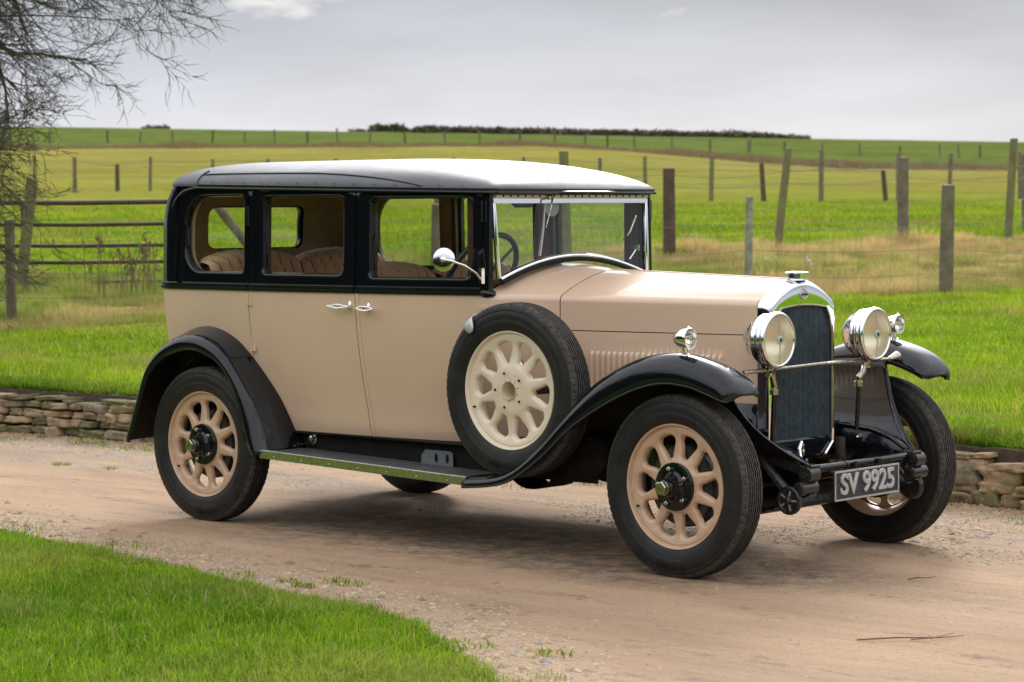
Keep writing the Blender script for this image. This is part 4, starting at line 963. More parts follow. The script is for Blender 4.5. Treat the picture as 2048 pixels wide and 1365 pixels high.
# seams: transverse at the back, and the long diagonal one over the doors
def roof_pt(x_, yf):
    w = side_y(x_, gut(x_))+.006; y_ = -w*yf; k = yf; return (x_, y_, roof_z(x_, y_, k)+.002)
for sgn in (1, -1):
    mb = MB()
    pr = [roof_pt(-3.10, f_) for f_ in (.9985, .995, .985, .97, .95, .92, .88)]; mb.tube([(p[0], p[1]*sgn, p[2]) for p in pr], .004, 6)
    fs = [(-3.10, .94), (-2.9, .93), (-2.6, .925), (-2.3, .925), (-2.1, .94), (-1.95, .955), (-1.80, .972), (-1.68, .987), (-1.58, .997)]
    xs_ = np.linspace(-3.10, -1.58, 40); pr = [roof_pt(x_, float(np.interp(x_, [a for a, c in fs], [c for a, c in fs]))) for x_ in xs_]; mb.tube([(p[0], p[1]*sgn, p[2]) for p in pr], .0035, 6); mb.build('roof_seam', LEATHERCLOTH_LIP, rf)
mb = MB(); mb.grid([[(x_, u_*(side_y(max(x_, -3.1), 1.6)-.03), gut(x_)+.06*(1-u_*u_)) for u_ in np.linspace(-1, 1, 9)] for x_ in np.linspace(-3.3, -1.27, 12)]); mb.build('headlining', mat('headlining', (.22, .17, .11), .95), car)

# front pillars, header, windscreen
mb = MB()
for sd_ in (-1, 1):
    rws = []
    for z_ in np.linspace(1.135, gut(-1.2)-.004, 12):
        y_ = side_y(-1.254, z_); rws.append([(-1.254, sd_*y_, z_), (-1.236, sd_*(y_-.003), z_), (-1.224, sd_*(y_-.012), z_), (-1.220, sd_*(y_-.026), z_), (-1.226, sd_*.556, z_), (-1.262, sd_*.548, z_), (-1.31, sd_*.550, z_), (-1.32, sd_*(y_-.02), z_)])
    mb.grid(rws)
mb.box((-1.275, -.56, 1.594), (-1.215, .56, 1.622))
pil = mb.build('windscreen_pillar_frame', BLACK, car, angle=30)
for sd_ in (-1, 1):
    mb = MB(); y_ = side_y(-1.25, ZB); mb.tube([(-1.255, sd_*(y_+.002), ZB-.004), (-1.232, sd_*(y_-.004), ZB-.006), (-1.218, sd_*(y_-.02), ZB-.008), (-1.222, sd_*(y_-.04), ZB-.010)], .015, 8); mb.build('belt_moulding', BLACK, car)
WSX = lambda z: -1.215-.022*(z-1.2)/.4
def scut_z(y_): return 1.158+.128*max(0, 1-(abs(y_)/.60)**1.9)
mb = MB()
ytop, ybot = .545, .532; arc = [(WSX(scut_z(y_))+.006, y_, scut_z(y_)+.014+.012) for y_ in np.linspace(-.527, .527, 40)]
for sd_ in (-1, 1): mb.tube([(WSX(1.22)+.004, sd_*ybot, 1.215), (WSX(1.59)+.004, sd_*ytop, 1.578)], .012, 8, flat=.8)
mb.tube(arc, .013, 8); mb.box((-1.246, -.552, 1.556), (-1.222, .552, 1.580))
wsf = mb.build('windscreen_frame', CHROME, car, bevel=.002)
mb = MB(); mb.box((-1.24, -.545, 1.5815), (-1.211, .545, 1.596)); mb.build('header_strip', HEADCLOTH, wsf, bevel=.003)
mb = MB()
for k in range(21): mb.lathe([(0, .0055), (.003, .005), (.004, 0)], (-1.211, -.50+k*.05, 1.5895), (1, 0, .1), 8)
mb.build('header_fastener', BLACK, wsf)
mb = MB(); rws = []
for i in range(9):
    t_ = i/8; rws.append([(WSX(1.4), y_, scut_z(y_)+.03+(1.558-scut_z(y_)-.03)*t_) for y_ in np.linspace(-.53, .53, 24)])
rws = [[(WSX(p[2])-.004, p[1], p[2]) for p in r] for r in rws]
mb.grid(rws); mb.build('windscreen_glass', GLASS, wsf)
mb = MB()   # dark rubber beneath the arch
mb.tube([(p[0]+.010, p[1], p[2]-.016) for p in arc], .010, 6); mb.build('windscreen_seal', UNDER, wsf)
# wiper
mb = MB(); mb.lathe([(0, .016), (.02, .015), (.026, .006), (.026, 0)], (-1.212, -.195, 1.588), (1, 0, 0), 14); mb.tube([(-1.19, -.185, 1.582), (-1.185, -.20, 1.54), (-1.19, -.232, 1.445)], [.005, .004, .003], 6)
wp = mb.build('wiper_motor', NICKEL, wsf); mb = MB(); mb.tube([(-1.205, -.222, 1.555), (-1.198, -.240, 1.44), (-1.200, -.262, 1.315)], .0042, 6); mb.tube([(-1.205, -.2235, 1.555), (-1.203, -.241, 1.44), (-1.205, -.2635, 1.315)], .005, 4); mb.build('wiper_blade', SILVERP, wp)
# wiper box behind, round interior mirror, stay on the far post
mb = MB(); mb.lathe([(0, .052), (.004, .055), (.008, .052), (.008, 0)], (-1.262, -.118, 1.548), (1, 0, .1), 28); mb.tube([(-1.262, -.118, 1.57), (-1.27, -.12, 1.60)], .006, 6)
mb.build('interior_mirror', mat('mirror_back', (.33, .34, .34), .35, metal=.6), wsf)
mb = MB(); mb.lathe([(-.07, .012), (-.05, .024), (.05, .024), (.07, .012)], (-1.27, -.30, 1.56), (0, 1, 0), 12); mb.build('wiper_box', BLACK, wsf)
mb = MB(); mb.tube([(-1.25, .50, 1.50), (-1.29, .50, 1.42), (-1.31, .47, 1.37)], .006, 6); mb.tube([(-1.26, .515, 1.34), (-1.27, .47, 1.285)], .005, 6); mb.lathe([(-.01, .016), (.01, .016), (.012, 0)], (-1.26, .515, 1.34), (1, 0, 0), 12); mb.build('windscreen_stay', CHROME, wsf)
# inner wood posts either side of the screen
for sd_ in (-1, 1): mb = MB(); mb.box((-1.37, sd_*.560-.014, 1.15), (-1.315, sd_*.560+.014, 1.60)); mb.build('inner_pillar_trim', WOODTRIM, car, bevel=.008)

# scuttle, bonnet
SEC = [(-1.258, .600, 1.150, 1.278), (-1.22, .575, 1.150, 1.276), (-1.17, .520, 1.150, 1.271), (-1.11, .455, 1.150, 1.265), (-1.05, .415, 1.150, 1.259), (-1.0, .392, 1.149, 1.252), (-.975, .386, 1.148, 1.248)]
def sec_pts(x_, w, zs, zc, zlo, rr1=.035, ns=12):
    """half section from the bottom of the side to the middle of the top, near side"""
    pts = [(x_, -w+.0*(zs-z_), z_) for z_ in np.linspace(zlo, zs-rr1, 10)]
    for i in range(1, 7):
        a = math.pi/2*i/6*.80; pts.append((x_, -w+rr1*(1-math.cos(a)), zs-rr1+rr1*math.sin(a)))
    ye, ze = -pts[-1][1], pts[-1][2]
    for i in range(1, ns+1):
        t_ = i/ns; y_ = ye*(1-t_); pts.append((x_, -y_, ze+(zc-ze)*(1-(y_/ye)**1.75)))
    return pts
mb = MB(); rws = []
for x_, w, zs, zc in SEC:
    r = sec_pts(x_, w, zs, zc, .42); rws.append(r+[(p[0], -p[1], p[2]) for p in r[-2::-1]])
mb.grid(rws); mb.build('scuttle', BEIGE, car, angle=0)
BX0, BX1 = -.970, .022
def bon(x_):
    t_ = (x_-BX0)/(BX1-BX0); return (.386+(.245-.386)*t_-.006*math.sin(math.pi*t_)*-1, 1.148-.008*t_, 1.2475-.030*t_)
for sd_ in (-1, 1):
    mb = MB(); rws = []
    for x_ in np.linspace(BX0, BX1, 16):
        w, zs, zc = bon(x_); r = [p for p in sec_pts(x_, w, zs, zc, .986)]
        r = [(p[0], p[1] if sd_ < 0 else -p[1], p[2]) for p in r]; r[-1] = (r[-1][0], sd_*.0035, r[-1][2]); rws.append(r)
    mb.grid(rws); mb.grid([[(p[0], p[1], p[2]) for p in rws[0]], [(p[0], p[1]*.97, p[2]-.015) for p in rws[0]]])
    mb.grid([[r[0] for r in rws], [(r[0][0], r[0][1]-sd_*.015, r[0][2]) for r in rws]])
    mb.build('bonnet_top', BEIGE, car, angle=35)
    # side with louvres
    mb = MB(); xs_ = np.concatenate([np.linspace(BX0, -.81, 5)[:-1], np.linspace(-.81, -.135, 23*9+1)[:-1], np.linspace(-.135, BX1, 5)]); rws = []
    zsl = [.50, .62, .645, .652, .66, .68, .75, .82, .872, .884, .890, .895, .93, .982]
    for x_ in xs_:
        w = bon(x_)[0]; r = []
        for z_ in zsl:
            bump_ = 0
            if -.81 <= x_ <= -.135 and .645 < z_ < .895:
                ph = ((x_+.81)/(.675/23)) % 1; a = max(0, math.sin(math.pi*min(ph/.66, 1))) if ph < .66 else 0; en = min(1, max(0, (.895-z_)/.016))*min(1, max(0, (z_-.645)/.02)); bump_ = .014*(a**.6)*math.sqrt(min(en, 1))
            r.append((x_, sd_*(w+bump_), z_))
        rws.append(r)
    mb.grid(rws); mb.build('bonnet_side', BEIGE, car, angle=50)
mb = MB(); mb.tube([(x_, 0, bon(x_)[2]+.001) for x_ in np.linspace(BX0, BX1, 12)], .005, 8); mb.tube([(x_, 0, 1.2475+(1.272-1.2475)*(-.975-x_)/.18) for x_ in (-.975, -1.0)], .004, 6); mb.build('bonnet_hinge', BEIGE, car)
mb = MB(); w_, zs_b, zc_b = bon(BX0); r = sec_pts(-.9725, .381, 1.143, 1.243, .5); mb.tube(r+[(p[0], -p[1], p[2]) for p in r[-2::-1]], .004, 5); mb.build('bonnet_seal', UNDER, car)
for sd_ in (-1, 1):
    mb = MB(); mb.grid([[(x_, sd_*(bon(x_)[0]+.006), z_) for x_ in np.linspace(-.60, .030, 10)] for z_ in (.46, .56, .69)]); mb.build('bonnet_valance', BLACK, car, solid=.003)
# vent flap and bonnet catch seen through the spare wheel
mb = MB()
for sd_ in (-1, 1):
    def rim_(x0, x1, z0, z1, t_):
        y_ = sd_*(.392); 
        for a, b2 in (((x0, z0), (x1, z0+t_)), ((x0, z1-t_), (x1, z1)), ((x0, z0+t_), (x0+t_, z1-t_)), ((x1-t_, z0+t_), (x1, z1-t_))): mb.box((a[0], min(y_, y_+sd_*.008), a[1]), (b2[0], max(y_, y_+sd_*.008), b2[1]))
    rim_(-1.10, -.985, .80, .93, .012)
mb.build('vent_flap', BEIGE, car, smooth=False, bevel=.002)

# radiator
def rad_sec(x_, w, zs, zc, zlo, rr1=.05):
    pts = [(x_, -w, z_) for z_ in np.linspace(zlo, zs-rr1, 8)]
    for i in range(1, 6): a = math.pi/2*i/5*.72; pts.append((x_, -w+rr1*(1-math.cos(a)), zs-rr1+rr1*math.sin(a)))
    ye, ze = -pts[-1][1], pts[-1][2]
    for i in range(1, 13): t_ = i/12; y_ = ye*(1-t_); pts.append((x_, -y_, ze+(zc-ze)*(1-(y_/ye)**1.9)))
    return pts
def full(r): return r+[(p[0], -p[1], p[2]) for p in r[-2::-1]]
mb = MB(); rws = []
for x_, w, zs, zc in ((.024, .247, 1.142, 1.219), (.028, .251, 1.146, 1.223), (.050, .251, 1.146, 1.222), (.068, .249, 1.143, 1.218), (.081, .243, 1.135, 1.209), (.087, .235, 1.126, 1.199), (.089, .227, 1.117, 1.190)):
    rws.append(full(rad_sec(x_, w, zs, zc, .47)))
mb.grid(rws)
# front face of the shell, between the shell edge and the core opening
ncore = []
CT, CW = 1.108, .2145
outer = rws[-1]
def core_edge(p):
    y_, z_ = p[1], p[2]; 
    if z_ < CT-.075: return (.089, math.copysign(CW, y_), z_)
    return None
inner_ = []
for p in outer:
    y_, z_ = p[1], p[2]
    if z_ < 1.02: inner_.append((.0885, math.copysign(CW, y_), z_))
    else:
        a = abs(y_)/.227
        if a > .80: yy = CW-(z_-1.02)/(1.13-1.02)*.05 if z_ < 1.13 else CW-.05; yy = max(yy, CW-.055); zz_ = min(1.02+(z_-1.02)*.75, CT-.012)
        else: yy = (CW-.055)*a/.80; zz_ = CT-.012+.012*(1-(a/.8)**2)
        inner_.append((.0885, math.copysign(yy, y_) if abs(y_) > 1e-6 else 0, zz_))
mid_ = [tuple(Vector(a).lerp(Vector(b2), .5)) for a, b2 in zip(outer, inner_)]
mb.grid([outer, mid_, inner_, [(p[0]-.02, p[1], p[2]) for p in inner_]])
radshell = mb.build('radiator_shell', CHROME, car, angle=25)
mb = MB()
mb.tube([(.0905, p[1], p[2]) for p in inner_ if p[2] > .5], .0042, 6); mb.build('radiator_edging', BRASS, radshell)
# core: vertical fins
mb = MB(); nf = 46
rws = [[], []]; ys_ = []
for i in range(nf*4+1):
    y_ = -CW+2*CW*i/(nf*4); ph = i % 4; x_ = .078 if ph in (0, 1) else .066; ys_.append((x_, y_))
def top_c(y_):
    a = abs(y_)/(CW-.055); return CT if a <= 1 else CT-(abs(y_)-(CW-.055))/.055*.085
zn = np.linspace(0, 1, 2)
mb.grid([[(x_, y_, .525) for x_, y_ in ys_], [(x_, y_, top_c(y_)) for x_, y_ in ys_]])
mb.build('radiator_core', CORE, car, smooth=False)
mb = MB()
for k in range(46): z_ = .535+k*.0125; mb.box((.0665, -CW+.002, z_), (.0745, CW-.002, z_+.002))
mb.build('radiator_fins', CORE, car, smooth=False)
mb = MB(); mb.box((.05, -CW, .44), (.082, CW, .532)); mb.build('radiator_bottom_tank', BLACK, car, bevel=.012)
mb = MB()
for sd_ in (-1, 1): mb.tube([(.088, sd_*.222, .56), (.088, sd_*.222, .50), (.092, sd_*.16, .448)], .008, 6)
mb.build('radiator_lower_trim', CHROME, radshell)
mb = MB(); mb.lathe([(0, .046), (.006, .045), (.009, .040), (.013, .040), (.014, .047), (.018, .047), (.0185, .040), (.022, .040), (.0225, .046), (.026, .046), (.0265, .041), (.029, .041), (.0295, .052), (.034, .0535), (.0375, .049), (.0395, .02), (.0395, 0)], (.053, 0, 1.214), (0, 0, 1), 36); mb.build('filler_cap', CHROME, radshell)
mb = MB(); mb.grid([[(.090+h_, .0+math.cos(a)*.028*k_, 1.153+math.sin(a)*.0205*k_) for a in np.linspace(0, 2*math.pi, 29)[:-1]] for h_, k_ in ((0, 1), (.003, 1.0), (.0045, .92), (.003, .86), (.003, .02))], cu=True)
mb.tube([(.094, -.006, 1.173), (.094, 0, 1.179), (.094, .006, 1.173)], .002, 5); bdg = mb.build('badge', SILVERP, radshell)
def text_mesh(body, size, depth, mtl, name, parent, M_, sx=1.0, bend=None, bold=0.0, bev=0):
    cu = bpy.data.curves.new(name, 'FONT'); cu.body = body; cu.size = size; cu.extrude = depth; cu.align_x = 'CENTER'; cu.align_y = 'CENTER'; cu.offset = bold; cu.bevel_depth = bev
    tmp = bpy.data.objects.new('tmp', cu); COL.objects.link(tmp); dg = bpy.context.evaluated_depsgraph_get(); me = bpy.data.meshes.new_from_object(tmp.evaluated_get(dg)); COL.objects.unlink(tmp); bpy.data.objects.remove(tmp)
    for v in me.vertices:
        x_, y_, z_ = v.co; x_ *= sx
        if bend: r_, ang = bend; a = ang-x_/r_; rr1 = r_+y_; x_, y_ = rr1*math.cos(a), rr1*math.sin(a)
        v.co = M_ @ Vector((x_, y_, z_))
    me.materials.clear(); me.materials.append(mtl); o = bpy.data.objects.new(name, me); COL.objects.link(o); o.parent = parent; return o
FRONTM = Matrix(((0, 0, 1, 0), (1, 0, 0, 0), (0, 1, 0, 0), (0, 0, 0, 1)))    # text plane -> facing +x, reading along +y
text_mesh('HUMBER', .013, .0006, IRON, 'lettering', bdg, Matrix.Translation((.0945, 0, 1.1525)) @ FRONTM, sx=.95)

# ---------------- wheels
def disc_spokes():
    """pressed ten spoke centre: each 36 degree sector is a set of rings from its opening out to the sector's border"""
    def dish(r_): return float(np.interp(r_, [0, .088, .100, .125, .18, .205, .222, .240], [.020, .020, .018, .009, .003, .004, .010, .014]))
    mb = MB(); hw = math.pi/10
    ri, ro_, wi, wo, R_ = .1195, .2150, .0175, .0430, .024; loc = []
    for a in np.linspace(math.pi/2, 1.5*math.pi, 13): loc.append((ri+wi+wi*math.cos(a), wi*math.sin(a)))
    for t_ in (.33, .66): loc.append((ri+wi+(ro_-R_-ri-wi)*t_, -wi-(wo-wi)*t_))
    for a in np.linspace(-math.pi/2, 0, 8): loc.append((ro_-R_+R_*math.cos(a), -(wo-R_)+R_*math.sin(a)))
    for t_ in (.33, .66): loc.append((ro_, -(wo-R_)+2*(wo-R_)*t_))
    for a in np.linspace(0, math.pi/2, 8): loc.append((ro_-R_+R_*math.cos(a), (wo-R_)+R_*math.sin(a)))
    for t_ in (.33, .66): loc.append((ro_-R_+(ri+wi-ro_+R_)*t_, wo+(wi-wo)*t_))
    cx_ = .175; border = []
    def sector_exit(p):
        dx_, dy_ = p[0]-cx_, p[1]; lo_, hi_ = 0.0, 30.0
        def inside(k):
            q_ = (cx_+dx_*k, dy_*k); return .041 < q_[0] < .237 and abs(q_[1]/max(q_[0], 1e-4)) < hw
        for _ in range(40):
            m2 = (lo_+hi_)/2
            if inside(m2): lo_ = m2
            else: hi_ = m2
        return (cx_+dx_*lo_, dy_*lo_)
    border = [sector_exit(p) for p in loc]
    for k in range(10):
        a0 = hw*2*(k+.5)+rad(90); rws = []
        def P3(q_, h_): a = a0+q_[1]/q_[0]; return (q_[0]*math.cos(a), -h_, q_[0]*math.sin(a))
        rws.append([P3(b2, dish(b2[0])-.022) for b2 in border]); rws.append([P3(p, dish(p[0])-.024) for p in loc]); 
        for f_ in (0, .002, .0045, .0075, .011, .015, .019, None, 1.0):
            r = []
            for p, b2 in zip(loc, border):
                L_ = math.hypot(b2[0]-p[0], b2[1]-p[1])
                if f_ is None: s_ = .019+(max(L_, .020)-.019)*.5
                elif f_ == 1.0: s_ = L_
                else: s_ = f_
                s_ = min(s_, L_*(.999 if f_ != 1.0 else 1)); t_ = s_/max(L_, 1e-6); q_ = (p[0]+(b2[0]-p[0])*t_, p[1]+(b2[1]-p[1])*t_)
                tt = min(s_/.016, 1); r.append(P3(q_, dish(q_[0])-.014*(1-math.sqrt(max(0, 1-(1-tt)**2)))))
            rws.append(r)
        mb.grid(rws, cu=True)
    o = mb.build('spokes', RIMPAINT, None, angle=75); me = o.data; bpy.data.objects.remove(o)
    bm = bmesh.new(); bm.from_mesh(me); bmesh.ops.remove_doubles(bm, verts=bm.verts, dist=8e-4); bm.to_mesh(me); bm.free(); return me
SPOKES = disc_spokes()
def lathe_rows(prof, n, zig=None):
    rws = []
    for k in range(n):
        a = 2*math.pi*k/n; r = []
        for i, (y_, r_) in enumerate(prof):
            yy = y_+(zig(k, i) if zig else 0); r.append((r_*math.cos(a), yy, r_*math.sin(a)))
        rws.append(r)
    return rws
def make_wheel(name, cream=False, hub=True):
    """wheel about the y axis; outer face towards -y; tyre centre plane at y=0"""
    root = empty(name, (0, 0, 0), car); paint = RIMCREAM if cream else RIMPAINT
    R_, A_ = .385, .070
    # sidewalls
    side_p = [(-.049, .256), (-.055, .262), (-.0625, .275), (-.0675, .292), (-.0695, .300), (-.0688, .3015), (-.0705, .305), (-.0695, .3075), (-.0708, .311), (-.0700, .3135), (-.0708, .317), (-.0702, .330), (-.0675, .346), (-.0665, .3475), (-.0670, .351), (-.0640, .360), (-.0615, .366)]
    mb = MB(); prof = side_p; n = 96
    mb.grid(lathe_rows(prof, n), cv=True); mb.grid(lathe_rows([(-y_, r_) for y_, r_ in prof], n), cv=True)
    tyre = mb.build('tyre', RUBBER, root, angle=35)
    # shoulders with blocks and zig-zag ribs
    n = 300; mb = MB(); xs_ = [-.0615]; rs_ = [.366]
    groove = [-.034, -.0205, -.007, .007, .0205, .034]
    pf = [(-.0615, .366, 0), (-.059, .3715, 1), (-.0555, .3765, 1), (-.051, .3800, 1), (-.0475, .3815, 0)]
    for g_ in groove: pf += [(g_-.0028, .3848-abs(g_)*.05, 2), (g_-.0020, .3765, 3), (g_+.0020, .3765, 3), (g_+.0028, .3848-abs(g_)*.05, 2)]
    pf += [(.0475, .3815, 0), (.051, .3800, 1), (.0555, .3765, 1), (.059, .3715, 1), (.0615, .366, 0)]
    rws = []
    for k in range(n):
        a = 2*math.pi*k/n; r = []
        for y_, r_, kd in pf:
            yy, rr1 = y_, r_
            if kd >= 2: yy += (.0017 if (k//2) % 2 else -.0017)
            if kd == 1: rr1 -= .0045 if k % 4 == 0 else 0
            r.append((rr1*math.cos(a), yy, rr1*math.sin(a)))
        rws.append(r)
    mb.grid(rws, cv=True); np_ = len(pf); mb.mi = [1 if (pf[i % (np_-1)][2] >= 2 and pf[i % (np_-1)+1][2] >= 2 and 3 in (pf[i % (np_-1)][2], pf[i % (np_-1)+1][2])) else 0 for i in range(len(mb.f))]; mb.build('tread', [RUBBERT, GROOVE_SHADE], root, smooth=False)
    text_mesh('EXCELSIOR', .031, .0016, RUBBER, 'sidewall_lettering', root, Matrix(((1, 0, 0, 0), (0, 0, -1, -.0712), (0, 1, 0, 0), (0, 0, 0, 1))), sx=.98, bend=(.331, rad(-92)))
    # rim: flange, well
    rim_p = [(-.040, .232), (-.044, .236), (-.043, .243), (-.041, .2475), (-.046, .2505), (-.053, .2530), (-.0570, .2565), (-.0575, .2600), (-.0545, .2620), (-.050, .2605)]
    mb = MB(); mb.grid(lathe_rows([(.05, .262), (.045, .245), (.0, .222), (-.030, .224)]+rim_p, 96), cv=True); rim = mb.build('rim', paint, root, angle=60)
    o = bpy.data.objects.new('spokes', SPOKES.copy()); o.data.materials.clear(); o.data.materials.append(paint); COL.objects.link(o); o.parent = root; o.location = (0, -.030, 0)
    for p in o.data.polygons: p.use_smooth = True
    mb = MB(); a = rad(205); v0 = Vector((.226*math.cos(a), -.045, .226*math.sin(a))); mb.tube([v0, v0+Vector((-.001, -.010, 0))], .005, 8); mb.build('valve', UNDER, root)
    if hub:
        mb = MB(); mb.lathe([(.03, .10), (.058, .101), (.0615, .098), (.0625, .070), (.064, .060), (.070, .052), (.090, .046), (.112, .041), (.122, .036), (.124, 0)], (0, 0, 0), (0, -1, 0), 48); mb.build('hub', BLACK, root)
        mb = MB(); mb.lathe([(.122, .031), (.126, .031), (.127, .027)], (0, 0, 0), (0, -1, 0), 24)
        hx = [(.030*math.cos(rad(60*k+12)), .030*math.sin(rad(60*k+12))) for k in range(6)]
        mb.grid([[(x_, -.126, z_) for x_, z_ in hx], [(x_, -.144, z_) for x_, z_ in hx], [(x_*.88, -.147, z_*.88) for x_, z_ in hx], [(x_*.1, -.147, z_*.1) for x_, z_ in hx]], cu=True); mb.build('hub_nut', NICKEL, root, smooth=False)
        for k in range(5):
            a = rad(102+72*k); c = (.076*math.cos(a), -.061, .076*math.sin(a)); mb = MB()
            hx = [(c[0]+.0095*math.cos(rad(60*j)), c[2]+.0095*math.sin(rad(60*j))) for j in range(6)]
            mb.grid([[(x_, -.061, z_) for x_, z_ in hx], [(x_, -.074, z_) for x_, z_ in hx], [(c[0]+(x_-c[0])*.3, -.077, c[2]+(z_-c[2])*.3) for x_, z_ in hx]], cu=True); mb.lathe([(0, .0052), (.022, .0052), (.024, .0)], c, (0, -1, 0), 10); mb.build('wheel_nut', NICKEL, root, smooth=False)
        mb = MB(); mb.lathe([(.012, .0), (.010, .165), (-.002, .172), (-.05, .172), (-.055, .12), (-.055, 0)], (0, 0, 0), (0, -1, 0), 40); mb.build('brake_drum', IRON, root)
    else:
        mb = MB()
        for k in range(5):
            a = rad(112+72*k); mb.lathe([(0, .0065), (.001, .0065), (.001, 0)], (.078*math.cos(a), -.0595, .078*math.sin(a)), (0, -1, 0), 14)
        mb.build('bolt_hole', UNDER, root)
        # cream blobs under thick paint
        mb = MB(); rn = random.Random(4)
        for k in range(46):
            a = rn.uniform(0, 2*math.pi); r_ = rn.uniform(.055, .112); c = (r_*math.cos(a), -.0585, r_*math.sin(a)); mb.lathe([(0, .0028), (.0012, .002), (.0016, 0)], c, (0, -1, 0), 6)
        mb.build('paint_blob', RIMCREAM, root)
        mb = MB(); mb.lathe([(-.03, .040), (.058, .040)], (0, 0, 0), (0, -1, 0), 32); mb.build('centre_bore', RIMCREAM, root)
    return root
wh = make_wheel('wheel'); TR = .7335
wh.location = (0, -TR, .379); wh.rotation_euler = (0, rad(0), -.037)
w2 = copy_tree(wh, car); w2.location = (-2.9686, -TR, .379); w2.rotation_euler = (0, rad(-7), 0)
w3 = copy_tree(wh, car); w3.location = (0, TR, .373); w3.rotation_euler = (0, rad(40), math.pi-.037)
w4 = copy_tree(wh, car); w4.location = (-2.9686, TR, .386); w4.rotation_euler = (0, rad(80), math.pi)
sp = make_wheel('spare_wheel', True, False); sp.location = (-.905, -.752, .738); sp.rotation_euler = (0, rad(4), 0)
mb = MB(); mb.tube([(-.905, -.72, .738), (-.905, -.38, .738)], .030, 10); mb.tube([(-.905, -.38, .738), (-.905, -.40, .50)], .015, 8); mb.build('spare_wheel_carrier', IRON, car)
mb = MB(); mb.tube([(-1.02, -.68, .985), (-.93, -.70, .86), (-.80, -.71, .66), (-.72, -.70, .50)], .007, 8); mb.tube([(-.86, -.45, .90), (-.70, -.60, .95)], .007, 8); mb.build('spare_wheel_stay', CHROME, car)
# leather buckle pad clamp on top of the spare
mb = MB(); rws = []; ca_ = rad(128); rx_, rz_ = math.cos(ca_), math.sin(ca_); tx, tz = -math.sin(ca_), math.cos(ca_)
path_c = [(r_, y_+.033) for r_, y_ in [(.388, -.70), (.392, -.735), (.394, -.78), (.392, -.82), (.384, -.842), (.372, -.855), (.352, -.862), (.332, -.864), (.318, -.866)]]
wds = [.022, .024, .026, .028, .030, .031, .029, .022, .008]
for (r_, y_), wd in zip(path_c, wds): rws.append([(-.905+rx_*r_+tx*wd*u_, y_-.004*(1-u_*u_), .738+rz_*r_+tz*wd*u_) for u_ in (-1, -.6, 0, .6, 1)])
mb.grid(rws); mb.build('spare_wheel_clamp', SILVERP, car, solid=.006)

# ---------------- wings
def wing(lip, crown, ylip, ycrown, yin, side, prof, inner_drop=.0, name='wing', tipround=False):
    rws = []
    n = len(lip)
    # resample smoothly (Catmull-Rom)
    def cr(P, t_):
        i = int(min(max(t_, 0), len(P)-1.0001)); f = t_-i; p0, p1, p2, p3 = [np.array(P[max(0, min(len(P)-1, j))]) for j in (i-1, i, i+1, i+2)]
        return .5*((2*p1)+(-p0+p2)*f+(2*p0-5*p1+4*p2-p3)*f*f+(-p0+3*p1-3*p2+p3)*f**3)
    for k in range((n-1)*4+1):
        t_ = k/4; l_, c_ = cr(lip, t_), cr(crown, t_); u_ = t_/(n-1); r = []
        for (a, h_) in prof(u_):      # a: 0 lip .. 1 crown .. 2 inner ; h_: 0 lip height .. 1 crown height
            y_ = ylip+(ycrown-ylip)*min(a, 1)+(yin-ycrown)*max(a-1, 0)
            if tipround and u_ > .86:
                q_ = (u_-.86)/.14; q_ = 1-math.sqrt(max(0, 1-(q_*.88)**2.4)); mid = ylip*.48+yin*.52; y_ = y_+(mid-y_)*q_*.92
            p = l_+(c_-l_)*h_; r.append((p[0], side*-y_, p[1]))
        rws.append(r)
    return rws
FL = [(-1.154, .300), (-1.0, .316), (-.887, .342), (-.781, .397), (-.659, .483), (-.531, .590), (-.405, .668), (-.273, .735), (-.141, .786), (-.014, .811), (.111, .803), (.205, .778), (.265, .758), (.297, .748), (.306, .754)]
FC = [(-1.154, .345), (-1.01, .360), (-.91, .386), (-.815, .440), (-.705, .528), (-.60, .632), (-.50, .730), (-.38, .820), (-.24, .886), (-.11, .921), (.02, .930), (.145, .906), (.235, .872), (.302, .822), (.328, .768)]
def profF(u_):
    k = float(ss((u_-.42)/.25)); e = [(1.3, .995, .975), (1.55, .97, .90), (1.78, .94, .74), (1.94, .91, .50), (2.0, .88, .28)]
    return [(.02, 0.0), (0, .03), (.0, .22), (.03, .42), (.12, .62), (.28, .79), (.52, .92), (.78, .985), (1, 1.0)]+[(a, b0_*(1-k)+b1_*k) for a, b0_, b1_ in e]
